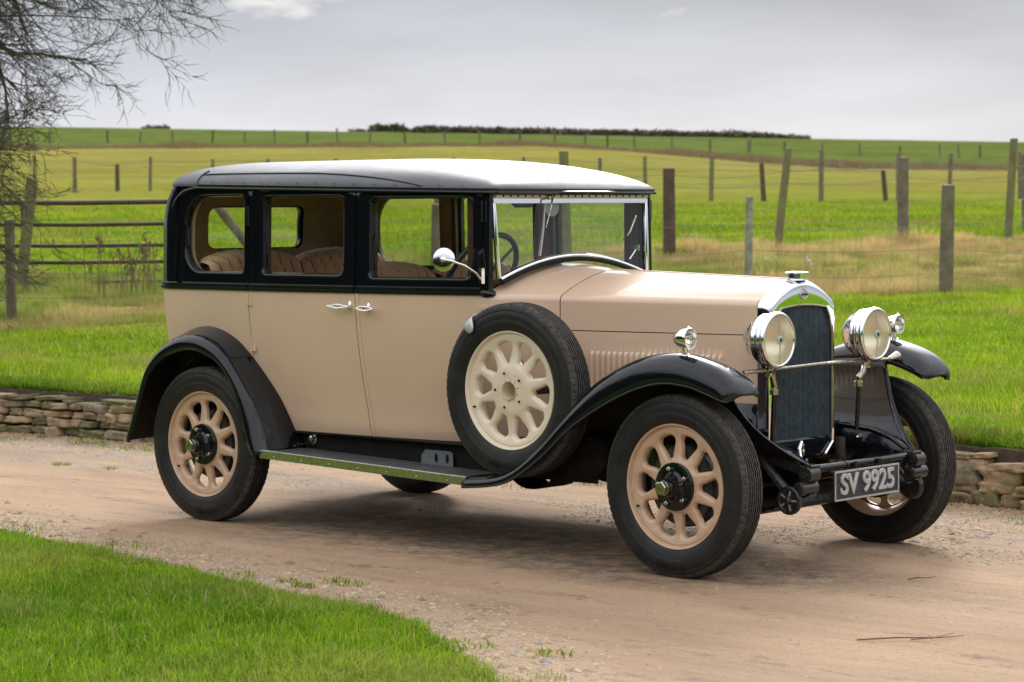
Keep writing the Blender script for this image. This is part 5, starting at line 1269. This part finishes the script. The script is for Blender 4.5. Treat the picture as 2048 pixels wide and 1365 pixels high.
for sd_ in (-1, 1):
    rws = wing(FL, FC, -.85, -.765, -.60, -sd_*-1 if False else (1 if sd_ < 0 else -1)*-1*-1, profF, tipround=True)
    rws = [[(p[0], abs(p[1])*sd_, p[2]) for p in r] for r in rws]
    mb = MB(); mb.grid(rws); b_ = len(mb.v)
    # close the tip
    w_o = mb.build('front_wing', BLACK, car, solid=.004, off=0, angle=55)
    def liner(rows_, wx):
        ml = MB(); out_ = []
        for r in rows_:
            q_ = []
            for p in r:
                v = Vector((wx, sd_*.72, .36))-Vector(p); v.normalize(); q_.append(tuple(Vector(p)+v*.007))
            out_.append(q_)
        ml.grid(out_); return ml
    liner(rws[:-3], 0).build('wing_liner', UNDER, w_o)
    # rolled bead along the outer edge
    m2 = MB(); m2.tube([(r[0][0], r[0][1]-sd_*.001, r[0][2]) for r in rws], .0055, 8); m2.build('wing_bead', BLACK, w_o)
    # inner apron: falls from the inner edge to the chassis rail
    inner_e = [r[-1] for r in rws]; idx = [i for i, p in enumerate(inner_e) if -.72 <= p[0] <= .12]; m3 = MB(); rows = []
    for i in idx:
        p = Vector(inner_e[i]); u_ = (p.x+.72)/(.135+.72); bx_ = -.80+u_*(.43+.80); bz_ = .50-.04*max(0, u_-.6)/.4
        bq = Vector((bx_, sd_*.40, bz_)); c1_ = Vector((p.x+(bx_-p.x)*.08, sd_*.595, p.z-(p.z-bz_)*.40)); c2_ = Vector((p.x+(bx_-p.x)*.50, sd_*.50, bz_+(p.z-bz_)*.22)); r = []
        for j in range(13):
            t_ = j/12; r.append(tuple(p*(1-t_)**3+c1_*3*t_*(1-t_)**2+c2_*3*t_*t_*(1-t_)+bq*t_**3))
        rows.append(r)
    m3.grid(rows); m3.build('wing_apron', BLACK, w_o, solid=.004, angle=60)
    m3 = MB(); m3.grid([[(p[0]-.002, p[1]+sd_*.006, p[2]-.004) for p in r] for r in rows]); m3.build('apron_liner', UNDER, w_o)
    m4 = MB(); m4.tube(rows[-1], .005, 6); m4.build('apron_bead', BLACK, w_o)
    # top shelf between the running board and the chassis where the spare rests
    m5 = MB(); rowsS = []
    for i, p in enumerate(inner_e):
        if p[0] < -.66: rowsS.append([p, (p[0], sd_*.50, p[2]-.01), (p[0], sd_*.40, p[2]+.02)])
    m5.grid(rowsS); m5.build('wing_shelf', BLACK, w_o, solid=.004)
RL = [(-3.478, .363), (-3.43, .47), (-3.378, .589), (-3.317, .712), (-3.222, .789), (-3.129, .829), (-3.026, .85), (-2.928, .846), (-2.821, .813), (-2.741, .758), (-2.68, .685), (-2.641, .61), (-2.617, .528), (-2.590, .43), (-2.540, .352)]
RC_ = [(-3.530, .372), (-3.485, .48), (-3.435, .61), (-3.380, .742), (-3.295, .850), (-3.185, .922), (-3.055, .955), (-2.93, .943), (-2.815, .897), (-2.72, .822), (-2.64, .735), (-2.575, .645), (-2.530, .555), (-2.490, .455), (-2.455, .372)]
def profR(u_): return [(.03, 0), (0, .02), (-.02, .18), (.0, .36), (.08, .52), (.22, .65), (.42, .74), (.65, .84), (.85, .93), (1, 1.0), (1.35, 1.03), (1.7, 1.05), (2, 1.05)]
for sd_ in (-1, 1):
    rws = wing(RL, RC_, -.845, -.705, -.55, 1, profR); rws = [[(p[0], abs(p[1])*sd_, p[2]) for p in r] for r in rws]
    mb = MB(); mb.grid(rws); w_o = mb.build('rear_wing', BLACK, car, solid=.004, angle=55)
    ml = MB(); ml.grid([[tuple(Vector(p)+(Vector((REARWH[0], sd_*.72, .36))-Vector(p)).normalized()*.007) for p in r] for r in rws]); ml.build('wing_liner', UNDER, w_o)
    ca = sorted([(math.atan2(z_-.379, x_-REARWH[0]), math.hypot(x_-REARWH[0], z_-.379)) for x_, z_ in RC_]); ca = [(a+(2*math.pi if a < -1 else 0), r_) for a, r_ in ca]; ca.sort()
    def rcr(a): return float(np.interp(a, [c_[0] for c_ in ca], [c_[1] for c_ in ca]))-.012
    m2 = MB(); m2.tube([(r[0][0], r[0][1], r[0][2]) for r in rws], .0055, 8); m2.build('wing_bead', BLACK, w_o)
    # wheel-arch inner wall and roof
    m3 = MB()
    def ap(r_, a, y_): x_, z_ = -2.9686+r_*math.cos(a), .379+r_*math.sin(a); sy_ = side_y(max(x_, -3.25), max(z_, .45)); return (x_, sd_*(sy_+.006 if y_ > .69 else min(y_, sy_-.02)), z_)
    m3.grid([[ap(.462, a, y_) for a in np.linspace(.05, math.pi+.05, 24)] for y_ in (.70, .60, .50)])
    an = MB(); rows_a = []
    for a in np.linspace(.12, math.pi-.02, 30):
        r0_, r1_ = .455, max(rcr(a), .457); x0_, z0_ = REARWH[0]+r0_*math.cos(a), .379+r0_*math.sin(a); x1_, z1_ = REARWH[0]+r1_*math.cos(a), .379+r1_*math.sin(a)
        rows_a.append([(x_, sd_*(side_y(max(x_, -3.40), z_)+(.007 if x_ > -3.15 else .024)), z_) for x_, z_ in ((x0_, z0_), ((x0_+x1_)/2, (z0_+z1_)/2), (x1_, z1_))])
    an.grid(rows_a); an.build('arch_edge', UNDER, w_o)
    m3.grid([[ap(r_, a, .50) for a in np.linspace(-.15, math.pi+.05, 24)] for r_ in (.60, .462, .3, .17)]); m3.build('wheel_arch', UNDER, w_o)

# ---------------- running boards, valance
for sd_ in (-1, 1):
    xa, xb, za, zb2 = -2.503, -1.150, .381, .343
    def rbz(x_): return za+(zb2-za)*(x_-xa)/(xb-xa)
    mb = MB()
    def slab(x0, x1, y0, y1, t0, t1, mbx):
        vs = [(x0, y0, rbz(x0)+t0), (x1, y0, rbz(x1)+t0), (x1, y1, rbz(x1)+t0), (x0, y1, rbz(x0)+t0), (x0, y0, rbz(x0)+t1), (x1, y0, rbz(x1)+t1), (x1, y1, rbz(x1)+t1), (x0, y1, rbz(x0)+t1)]
        mbx.add(vs, [(0, 3, 2, 1), (4, 5, 6, 7), (0, 1, 5, 4), (1, 2, 6, 5), (2, 3, 7, 6), (3, 0, 4, 7)])
    slab(xa, xb, min(sd_*.822, sd_*.575), max(sd_*.822, sd_*.575), -.030, -.002, mb)
    rb = mb.build('running_board', RBTOP, car, smooth=False, bevel=.003)
    m2 = MB(); slab(xa, xb, min(sd_*.823, sd_*.831), max(sd_*.823, sd_*.831), -.038, 0.001, m2); slab(xa, xb, min(sd_*.822, sd_*.812), max(sd_*.822, sd_*.812), -.0015, .002, m2)
    for k in range(7): x_ = xa+.1+k*.19; m2.lathe([(0, .004), (.002, .003), (.0025, 0)], (x_, sd_*.831, rbz(x_)-.024), (0, sd_, 0), 8)
    m2.build('running_board_strip', STRIPM, rb, smooth=False, bevel=.0015)
    m3 = MB(); m3.box((-2.62, min(sd_*.575, sd_*.565), .33), (-.60, max(sd_*.575, sd_*.565), .462)); m3.build('valance', UNDER, car, smooth=False)
    m4 = MB()
    for x_ in (-2.40, -1.95, -1.5): m4.add([(x_, sd_*.80, rbz(x_)-.032), (x_+.04, sd_*.80, rbz(x_)-.032), (x_+.04, sd_*.40, rbz(x_)-.032), (x_, sd_*.40, rbz(x_)-.032), (x_, sd_*.78, rbz(x_)-.040), (x_+.04, sd_*.78, rbz(x_)-.040), (x_+.04, sd_*.40, rbz(x_)-.10), (x_, sd_*.40, rbz(x_)-.10)], [(0, 1, 2, 3), (7, 6, 5, 4), (0, 4, 5, 1), (1, 5, 6, 2), (3, 2, 6, 7), (0, 3, 7, 4)])
    m4.build('running_board_bracket', IRON, rb, smooth=False)
m5 = MB(); m5.lathe([(0, .030), (.006, .032), (.010, .020), (.02, .018), (.024, .008), (.026, 0)], (-2.40, -.576, .425), (0, -1, 0), 18); m5.tube([(-2.52, -.60, .388), (-2.40, -.61, .405)], .006, 6); m5.build('jacking_cap', NICKEL, car)
m5 = MB(); hp = [(-1.655, .350), (-1.650, .395), (-1.625, .420), (-1.47, .420), (-1.45, .41), (-1.45, .345)]
m5.add([(x_, -.592, z_) for x_, z_ in hp]+[(x_, -.588, z_) for x_, z_ in hp], [tuple(range(6)), tuple(range(11, 5, -1))]+[(i, (i+1) % 6, (i+1) % 6+6, i+6) for i in range(6)]); brk = m5.build('step_bracket', DUSTMETAL, car, smooth=False)
m6 = MB()
for x_ in (-1.555, -1.485): m6.grid([[(x_+.010*math.cos(a), -.5935, .385+.022*math.sin(a)) for a in np.linspace(0, 2*math.pi, 17)[:-1]], [(x_, -.5935, .385)]*16], cu=True)
m6.build('bracket_slot', UNDER, brk)

# ---------------- chassis, springs, axle, undertray
for sd_ in (-1, 1):
    mb = MB(); rp_ = [(-3.40, .46), (-3.2, .50), (-2.97, .56), (-2.7, .50), (-2.5, .44), (-1.0, .44), (-.4, .45), (-.15, .49), (.05, .515), (.20, .500), (.33, .462), (.405, .425)]
    pts = [Vector((x_, sd_*(.40 if x_ > -.9 else .46), z_)) for x_, z_ in rp_]
    rows = []
    for i, p in enumerate(pts):
        hh_ = .06 if p.x < .1 else float(np.interp(p.x, [.1, .4], [.05, .022])); rows.append([p+Vector((0, y_, z_)) for y_, z_ in ((-.022, -hh_), (.022, -hh_), (.022, hh_), (-.022, hh_))])
    mb.grid(rows, cu=True); mb.add([tuple(v) for v in rows[-1]], [(0, 1, 2, 3)]); mb.build('chassis_rail', IRON, car, smooth=False, bevel=.004)
    mb = MB()   # knuckle at the front of each dumb iron with the spring eye
    mb.lathe([(-.035, .0), (-.035, .032), (.035, .032), (.035, 0)], (.405, sd_*.40, .425), (0, 1, 0), 16); mb.lathe([(-.045, 0), (-.045, .014), (.045, .014), (.045, 0)], (.405, sd_*.40, .425), (0, 1, 0), 6)
    mb.build('dumb_iron_eye', IRON, car, angle=40)
    mb = MB(); mb.lathe([(-.055, 0), (-.055, .022), (-.05, .030), (.055, .030), (.062, .024), (.062, 0)], (.395, sd_*.415, .368), (0, 1, 0), 18); mb.build('spring_shackle', IRON, car)
    mb = MB()
    for k in range(7):
        L_ = .42-.045*k; mb.grid([[(x_, sd_*.40-.025, .255+.035*0-.008*k+.055*(x_/.42)**2+.03), (x_, sd_*.40+.025, .255-.008*k+.055*(x_/.42)**2+.03)] for x_ in np.linspace(-L_, L_, 11)]+[])
    mb.build('leaf_spring', IRON, car, solid=.007, smooth=False)
    # friction damper on the outside: arms and a spoked disc
    c = (.345, sd_*.445, .318) if sd_ < 0 else (.345, .44, .30)
    dm = MB(); dm.lathe([(0, 0), (0, .054), (.010, .060), (.024, .060), (.030, .054), (.030, .046), (.024, .041), (.024, .018), (.036, .016), (.042, .010), (.044, 0)], c, (0, sd_, 0), 32)
    dmp = dm.build('shock_absorber', IRON, car)
    d2 = MB()
    for k in range(5):
        a = rad(72*k+90); d2.box((-.0035, -.002, .014), (.0035, .002, .044), M=Matrix.Translation((c[0], c[1]+sd_*.027, c[2])) @ Matrix.Rotation(a, 4, 'Y'))
    d2.build('damper_star', SILVERP if sd_ < 0 else IRON, dmp, smooth=False)
    d3 = MB(); y0_ = sd_*.435; d3.tube([(c[0], y0_, c[2]), (.18, y0_, .48)], [.024, .016], 8, flat=.3); d3.tube([(c[0], y0_, c[2]), (.05, y0_, .26)], [.022, .016], 8, flat=.3); d3.lathe([(-.012, .022), (.018, .018), (.02, 0)], (.18, y0_+sd_*.01, .48), (0, sd_, 0), 10); d3.build('damper_arm', IRON, dmp)
mb = MB(); mb.tube([(0, y_, z_) for y_, z_ in ((-.66, .37), (-.56, .33), (-.44, .245), (-.3, .235), (.3, .235), (.44, .245), (.56, .33), (.66, .37))], .028, 8); mb.tube([(-.16, -.62, .30), (-.16, .62, .30)], .013, 8); mb.build('front_axle', IRON, car)
mb = MB(); mb.tube([(-2.9686, -.66, .379), (-2.9686, .66, .379)], .042, 12)
mb.grid([[(-2.9686+.13*math.sin(f_)*math.cos(a), .0+.13*math.cos(f_), .37+.14*math.sin(f_)*math.sin(a)) for a in np.linspace(0, 2*math.pi, 17)[:-1]] for f_ in np.linspace(.05, math.pi-.05, 9)], cu=True); mb.tube([(-2.85, 0, .37), (-1.1, 0, .42)], .03, 10); mb.build('rear_axle', IRON, car)
mb = MB(); mb.tube([(.385, -.38, .441), (.385, .38, .441)], .0175, 14)
for y_ in (-.12, .10): mb.lathe([(-.006, .020), (.006, .020)], (.385, y_, .441), (0, 1, 0), 14)
mb.build('front_cross_tube', BLACK, car)
mb = MB()
for sd_ in (-1, 1): mb.box((.345, sd_*.385-.032, .432), (.425, sd_*.385+.032, .464))
mb.build('dumb_iron_cap', IRON, car, smooth=False, bevel=.004)
# apron between the dumb irons: curved tray under the radiator
mb = MB()
for sd_ in (-1, 1): mb.grid([[(x_, sd_*.372, z_) for x_, z_ in ((-.1, .56), (.05, .560), (.18, .548), (.29, .515), (.37, .468))], [(x_, sd_*.372, .40) for x_ in (-.1, .05, .18, .29, .37)]])
for sd_ in (-1, 1): mb.grid([[(x_, y_, z_) for x_, z_ in ((-.1, .562), (.05, .562), (.18, .550), (.29, .517), (.37, .470))] for y_ in (sd_*.365, sd_*.43)])
mb.grid([[(.02, y_, .43), (.02, y_, .58)] for y_ in (-.37, .37)])
mb.build('front_apron', BLACK, car, solid=.004)
for sd_ in (-1, 1):
    for x_, z_ in ((.10, .528), (.20, .505), (.30, .462)): mb = MB(); mb.lathe([(0, .012), (.006, .010), (.009, 0)], (x_, sd_*.372-sd_*.003, z_-.01), (0, -sd_, 0), 10); mb.build('apron_bolt', IRON, car)
    mb = MB(); mb.lathe([(0, .03), (.10, .022)], (.11, sd_*.25, .42), (0, 0, 1), 12); mb.build('apron_boss', IRON, car)
mb = MB(); mb.tube([(.21, -.19, .44), (.20, -.19, .50), (.19, -.16, .525), (.18, -.13, .50), (.18, -.13, .45)], .011, 8); mb.build('tow_eye', CHROME, car)
mb = MB()   # crank case, gearbox, undertray, tank
mb.grid([[(-.05+.0*a, .20*math.sin(a), .44-.20*math.cos(a)) for a in np.linspace(-1.5, 1.5, 9)], [(-.25, .20*math.sin(a), .44-.21*math.cos(a)) for a in np.linspace(-1.5, 1.5, 9)], [(-.8, .18*math.sin(a), .42-.19*math.cos(a)) for a in np.linspace(-1.5, 1.5, 9)], [(-1.3, .12*math.sin(a), .42-.12*math.cos(a)) for a in np.linspace(-1.5, 1.5, 9)]])
mb.build('engine_sump', UNDER, car)
mb = MB(); mb.grid([[(-.95+.14*math.cos(a), y_, .385+.10*math.sin(a)) for a in np.linspace(0, 2*math.pi, 19)[:-1]] for y_ in (-.62, -.60, -.44, -.42)], cu=True); mb.grid([[(-.62+.10*math.cos(a)*k_, -.60+.12*i_, .45+.10*math.sin(a)*k_) for a in np.linspace(0, 2*math.pi, 17)[:-1]] for i_, k_ in ((0, .01), (0, .9), (.2, 1), (1, 1))], cu=True); mb.build('under_wing_box', UNDER, car)
mb = MB(); mb.box((-3.25, -.46, .445), (-1.1, .46, .455)); mb.box((-2.5, -.62, .455), (-1.05, .62, .462)); mb.box((-3.36, -.50, .36), (-3.18, .50, .52)); mb.build('floor', UNDER, car, smooth=False)
mb = MB(); mb.tube([(-.3, .3, .30), (-1.2, .33, .27), (-2.6, .35, .26)], .025, 10); mb.lathe([(0, 0), (.0, .06), (.45, .06), (.45, 0)], (-1.4, .33, .27), (-1, 0, 0), 14); mb.build('exhaust', UNDER, car)
mb = MB(); mb.box((-.05, -.24, .50), (-.04, .24, 1.10)); mb.box((-.96, -.36, .5), (-.95, .36, 1.12)); mb.box((-.85, -.16, .45), (-.15, .16, .95)); mb.build('engine', UNDER, car, smooth=False)

# number plate
mb = MB(); PX = .418; y0_, y1_, z0_, z1_ = -.2415, .2415, .297, .424; mb.box((PX-.006, y0_, z0_), (PX, y1_, z1_)); pl = mb.build('number_plate', PLATEB, car, smooth=False)
mb = MB(); e_ = .0075
for a, b2 in (((y0_, z0_), (y1_, z0_+e_)), ((y0_, z1_-e_), (y1_, z1_)), ((y0_, z0_+e_), (y0_+e_, z1_-e_)), ((y1_-e_, z0_+e_), (y1_, z1_-e_))): mb.box((PX+.0005, a[0], a[1]), (PX+.004, b2[0], b2[1]))
mb.build('plate_border', SILVERP, pl, smooth=False, bevel=.001)
text_mesh('SV 9925', .122, .0025, mat('plate_letter', (.50, .50, .49), .45, metal=.25, col2=(.40, .40, .38), nscale=60), 'plate_lettering', pl, Matrix.Translation((PX+.004, 0, .3605)) @ FRONTM, sx=1.0, bold=0.0, bev=.0032)
for y_ in (-.075, .105): mb = MB(); mb.box((PX-.012, y_-.008, .41), (PX-.003, y_+.008, .455)); mb.lathe([(0, .005), (.003, .004), (.004, 0)], (PX+.001, y_, .4175), (1, 0, 0), 8); mb.build('plate_bolt', IRON, pl, smooth=False)

# headlamps on the cross bar
for sd_ in (-1, 1):
    c = Vector((.206, sd_*.364, .975)) if sd_ < 0 else Vector((.206, .364, .970))
    mb = MB(); mb.lathe([(-.150, 0), (-.149, .012), (-.143, .035), (-.130, .058), (-.108, .080), (-.082, .096), (-.058, .105), (-.054, .1095), (-.046, .1095), (-.042, .106), (-.026, .109), (-.022, .1135), (-.014, .1135), (-.011, .110), (-.002, .111)], c, (1, 0, 0), 56)
    lamp = mb.build('headlamp', CHROME, car, angle=70)
    mb = MB(); mb.lathe([(-.006, .1115), (.000, .1185), (.008, .1200), (.016, .1170), (.0215, .1105), (.020, .1045), (.014, .1030), (.004, .1030)], c, (1, 0, 0), 64); mb.build('lamp_rim', CHROME, lamp, angle=80)
    mb = MB(); mb.lathe([(.010, .1035), (-.015, .098), (-.035, .087), (-.055, .070), (-.070, .048), (-.079, .022), (-.081, 0)], c, (1, 0, 0), 56); mb.build('reflector', AMBERREF, lamp, angle=0)
    mb = MB(); mb.lathe([(.012, .1035), (.0155, .07), (.017, .035), (.0175, 0)], c, (1, 0, 0), 40); mb.build('lens', LENS, lamp, angle=0)
    mb = MB(); mb.tube([c+Vector((.018, 0, -.103)), c+Vector((.022, 0, -.02))], .0028, 6); mb.tube([c+Vector((.022, 0, .02)), c+Vector((.018, 0, .103))], .0028, 6); mb.lathe([(.018, .020), (.024, .019), (.026, .014), (.026, .009)], c, (1, 0, 0), 24); mb.build('lens_guard', SILVERP, lamp)
    mb = MB(); mb.lathe([(.026, .009), (.0275, .007), (.028, 0)], c, (1, 0, 0), 16); mb.build('lamp_boss', IRON, lamp)
    # stalk and clamp
    mb = MB(); mb.tube([c+Vector((-.05, 0, -.105)), c+Vector((-.045, 0, -.140))], [.026, .015], 12); mb.lathe([(-.03, .014), (.03, .014)], (c.x-.03, c.y, .853), (0, 1, 0), 12); mb.tube([(c.x-.035, c.y, .835), (c.x-.035, c.y, .82)], .017, 8); mb.build('lamp_bracket', NICKEL, lamp)
    mb = MB(); mb.tube([(c.x-.035, sd_*.345, .83), (c.x-.035, sd_*.335, .80), (c.x-.045, sd_*.315, .775)], [.012, .014, .016], 10); mb.lathe([(0, .020), (.022, .020), (.024, .016), (.032, .016)], (c.x-.045, sd_*.315, .74), (0, 0, 1), 14); mb.tube([(c.x-.036, sd_*.345, .835), (c.x-.02, sd_*.360, .852)], .016, 8); mb.build('lamp_elbow', NICKEL, lamp)
    mb = MB(); mb.tube([(c.x-.045, sd_*.315, .745), (c.x-.055, sd_*.315, .545)], .0105, 10); mb.build('lamp_post', BLACK, lamp)
mb = MB(); mb.tube([(.178, -.555, .846), (.176, 0, .855), (.178, .57, .850)], .0085, 12); mb.build('lamp_bar', NICKEL, car)
mb = MB(); mb.tube([(.178, -.52, .846), (.165, -.565, .830), (.15, -.595, .815)], [.010, .014, .018], 10); mb.build('lamp_bar_end', NICKEL, car)
mb = MB()
for sd_ in (1,): mb.tube([(.178, sd_*.53, .850), (.176, sd_*.56, .853), (.172, sd_*.60, .858)], [.011, .016, .024], 12); mb.grid([[(.172+.012*math.sin(f_)*math.cos(a)*2.0, sd_*.602+sd_*.012*math.cos(f_), .858+.026*math.sin(f_)*math.sin(a)) for a in np.linspace(0, 2*math.pi, 15)[:-1]] for f_ in np.linspace(.05, math.pi-.05, 7)], cu=True)
mb.build('lamp_bar_end', NICKEL, car)
# side lamps on the wings
for sd_ in (-1, 1):
    c = Vector((.058, sd_*.775, .994)); mb = MB(); mb.lathe([(-.070, 0), (-.069, .010), (-.060, .022), (-.040, .035), (-.018, .0405), (-.008, .042), (.004, .0445), (.012, .0455), (.018, .043), (.017, .039), (.006, .038), (-.005, .030), (-.02, .015), (-.022, 0)], c, (1, -.0*sd_, 0), 36)
    sl_ = mb.build('side_lamp', CHROME, car, angle=70)
    mb = MB(); mb.lathe([(.010, .0385), (.014, .02), (.015, 0)], c, (1, 0, 0), 24); mb.build('lens', LENS, sl_, angle=0)
    mb = MB(); mb.tube([c+Vector((-.012, 0, -.038)), c+Vector((-.012, 0, -.062))], [.013, .011], 12); mb.lathe([(0, .022), (.004, .021), (.010, .012)], c+Vector((-.012, 0, -.070)), (0, 0, 1), 16); mb.tube([c+Vector((.006, 0, .044)), c+Vector((.004, 0, .052))], [.007, .004], 8); mb.build('lamp_foot', CHROME, sl_)
    mb = MB(); mb.tube([c+Vector((.015, 0, -.036)), c+Vector((.017, 0, -.006))], .0018, 5); mb.tube([c+Vector((.015, 0, .036)), c+Vector((.017, 0, .006))], .0018, 5); mb.lathe([(.015, .009), (.019, .008), (.02, 0)], c, (1, 0, 0), 12); mb.build('lens_guard', SILVERP, sl_)

# driving mirror on the near pillar
mb = MB(); mc = Vector((-1.322, -.775, 1.305)); nd = Vector((.35, -.94, .10)).normalized()
mb.lathe([(-.022, 0), (-.020, .030), (-.012, .048), (.0, .0545), (.006, .053), (.008, .049), (.010, .03), (.011, 0)], mc, nd, 40); mir = mb.build('driving_mirror', CHROME, car, angle=60)
mb = MB(); e0 = mc+nd*.012; mb.tube([e0, e0+nd*.020, Vector((-1.275, -.775, 1.300)), Vector((-1.235, -.735, 1.280)), Vector((-1.222, -.675, 1.245)), Vector((-1.236, -.625, 1.215))], .0055, 10); mb.box((-1.252, -.625, 1.195), (-1.232, -.605, 1.265)); mb.lathe([(.008, .014), (.018, .012), (.02, .007)], mc, nd, 16); mb.build('mirror_arm', CHROME, mir)

# steering wheel, dash, seats
ax = Vector((-.86, 0, .50)).normalized(); sc_ = Vector((-1.50, -.34, 1.225)); a1 = Vector((0, 1, 0)); a2 = ax.cross(a1)
mb = MB(); mb.tube([sc_+(a1*math.cos(t_)+a2*math.sin(t_))*.215 for t_ in np.linspace(0, 2*math.pi, 49)[:-1]], .0135, 10, closed=True)
stw = mb.build('steering_wheel', IRON, car)
mb = MB()
for k in range(4): t_ = rad(45+90*k); mb.tube([sc_-ax*.03, sc_+(a1*math.cos(t_)+a2*math.sin(t_))*.207], .007, 6)
mb.tube([sc_-ax*.02, sc_-ax*.55], .018, 10); mb.lathe([(-.04, .03), (.0, .035), (.01, .02), (.012, 0)], sc_, ax, 16); mb.build('steering_column', IRON, stw)
mb = MB(); mb.grid([[(x_, y_, 1.15+(.085 if False else .10)*(1-(y_/.62)**2)) for y_ in np.linspace(-.56, .56, 13)] for x_ in (-1.25, -1.36)]+[[(-1.37, y_, z_) for y_ in np.linspace(-.56, .56, 13)] for z_ in (1.12, .95)]); mb.build('dashboard', WOODTRIM, car)
SEAM_SHADE = mat('seat_seam_shade', (.26, .14, .07), .9)  # seam lines coloured darker to stand in for shade between the pleats
def seat_back(xc, y0, y1, ztop, lean_, name, flutes=9, zlow=.62, thick=.13, hump=.05):
    rws = []; ny_ = flutes*10
    for j in range(26):
        v_ = j/25    # 0 front bottom -> .5 top -> 1 back bottom
        if v_ < .42: zz_, xx, tp = zlow+(ztop-.05-zlow)*(v_/.42), thick/2, 0
        elif v_ < .62: a = (v_-.42)/.20*math.pi; zz_, xx, tp = ztop-.05+.05*math.sin(a), thick/2*math.cos(a), 1
        else: zz_, xx, tp = ztop-.05-(ztop-.05-zlow)*((v_-.62)/.38), -thick/2, 2
        r = []
        for i in range(ny_+1):
            u_ = i/ny_; yy = y0+(y1-y0)*u_; sh = math.sin(math.pi*min(max(u_, .0), 1))**.5
            topfac = (zz_-zlow)/(ztop-zlow); zt_ = zz_-hump*(1-sh)*topfac*1.3
            ph = u_*flutes+(1 if tp else 1)*(zt_-ztop)*7.5+(xx*-6)
            b_ = .024*(abs(math.sin(math.pi*ph))**.5)
            ex = xx*(1+.0)+(b_ if v_ < .52 else b_*.6)*(1 if v_ < .5 else -1)
            zt2 = zt_+(b_ if tp == 1 else 0)
            edge = 1-.25*(1-sh)
            r.append((xc+ex*edge-lean_*(zt_-zlow), yy, zt2))
        rws.append(r)
    mb = MB(); mb.grid(rws); seat = mb.build(name, CLOTH, car, angle=0)
    m2 = MB()
    for k in range(-6, flutes+14):
        line = []
        for j in range(3, 18):
            v_ = j/25
            if v_ < .42: zz_, xx = zlow+(ztop-.05-zlow)*(v_/.42), thick/2
            elif v_ < .62: a = (v_-.42)/.20*math.pi; zz_, xx = ztop-.05+.05*math.sin(a), thick/2*math.cos(a)
            else: zz_, xx = ztop-.05-(ztop-.05-zlow)*((v_-.62)/.38), -thick/2
            u_ = (k-(zz_-ztop)*7.5+xx*6)/flutes
            if .02 < u_ < .98:
                f_ = u_*ny_; i_ = int(f_); p0, p1 = Vector(rws[j][i_]), Vector(rws[j][min(i_+1, ny_)]); line.append(p0.lerp(p1, f_-i_))
        if len(line) > 2: m2.tube(line, .0038, 5)
    m2.build('seat_seam_shade', SEAM_SHADE, seat)
    return seat
seat_back(-3.08, -.63, -.01, 1.315, .12, 'rear_seat_back', zlow=.8); seat_back(-3.08, .0, .62, 1.315, .12, 'rear_seat_back', zlow=.8)
seat_back(-2.06, -.58, -.03, 1.262, .15, 'front_seat_back', flutes=9); seat_back(-2.06, .03, .58, 1.262, .15, 'front_seat_back', flutes=9)
mb = MB(); mb.box((-3.1, -.55, .62), (-2.55, .55, .86)); mb.box((-2.05, -.50, .60), (-1.55, .50, .82)); mb.build('seat_cushion', CLOTH, car, bevel=.05, segs=4)
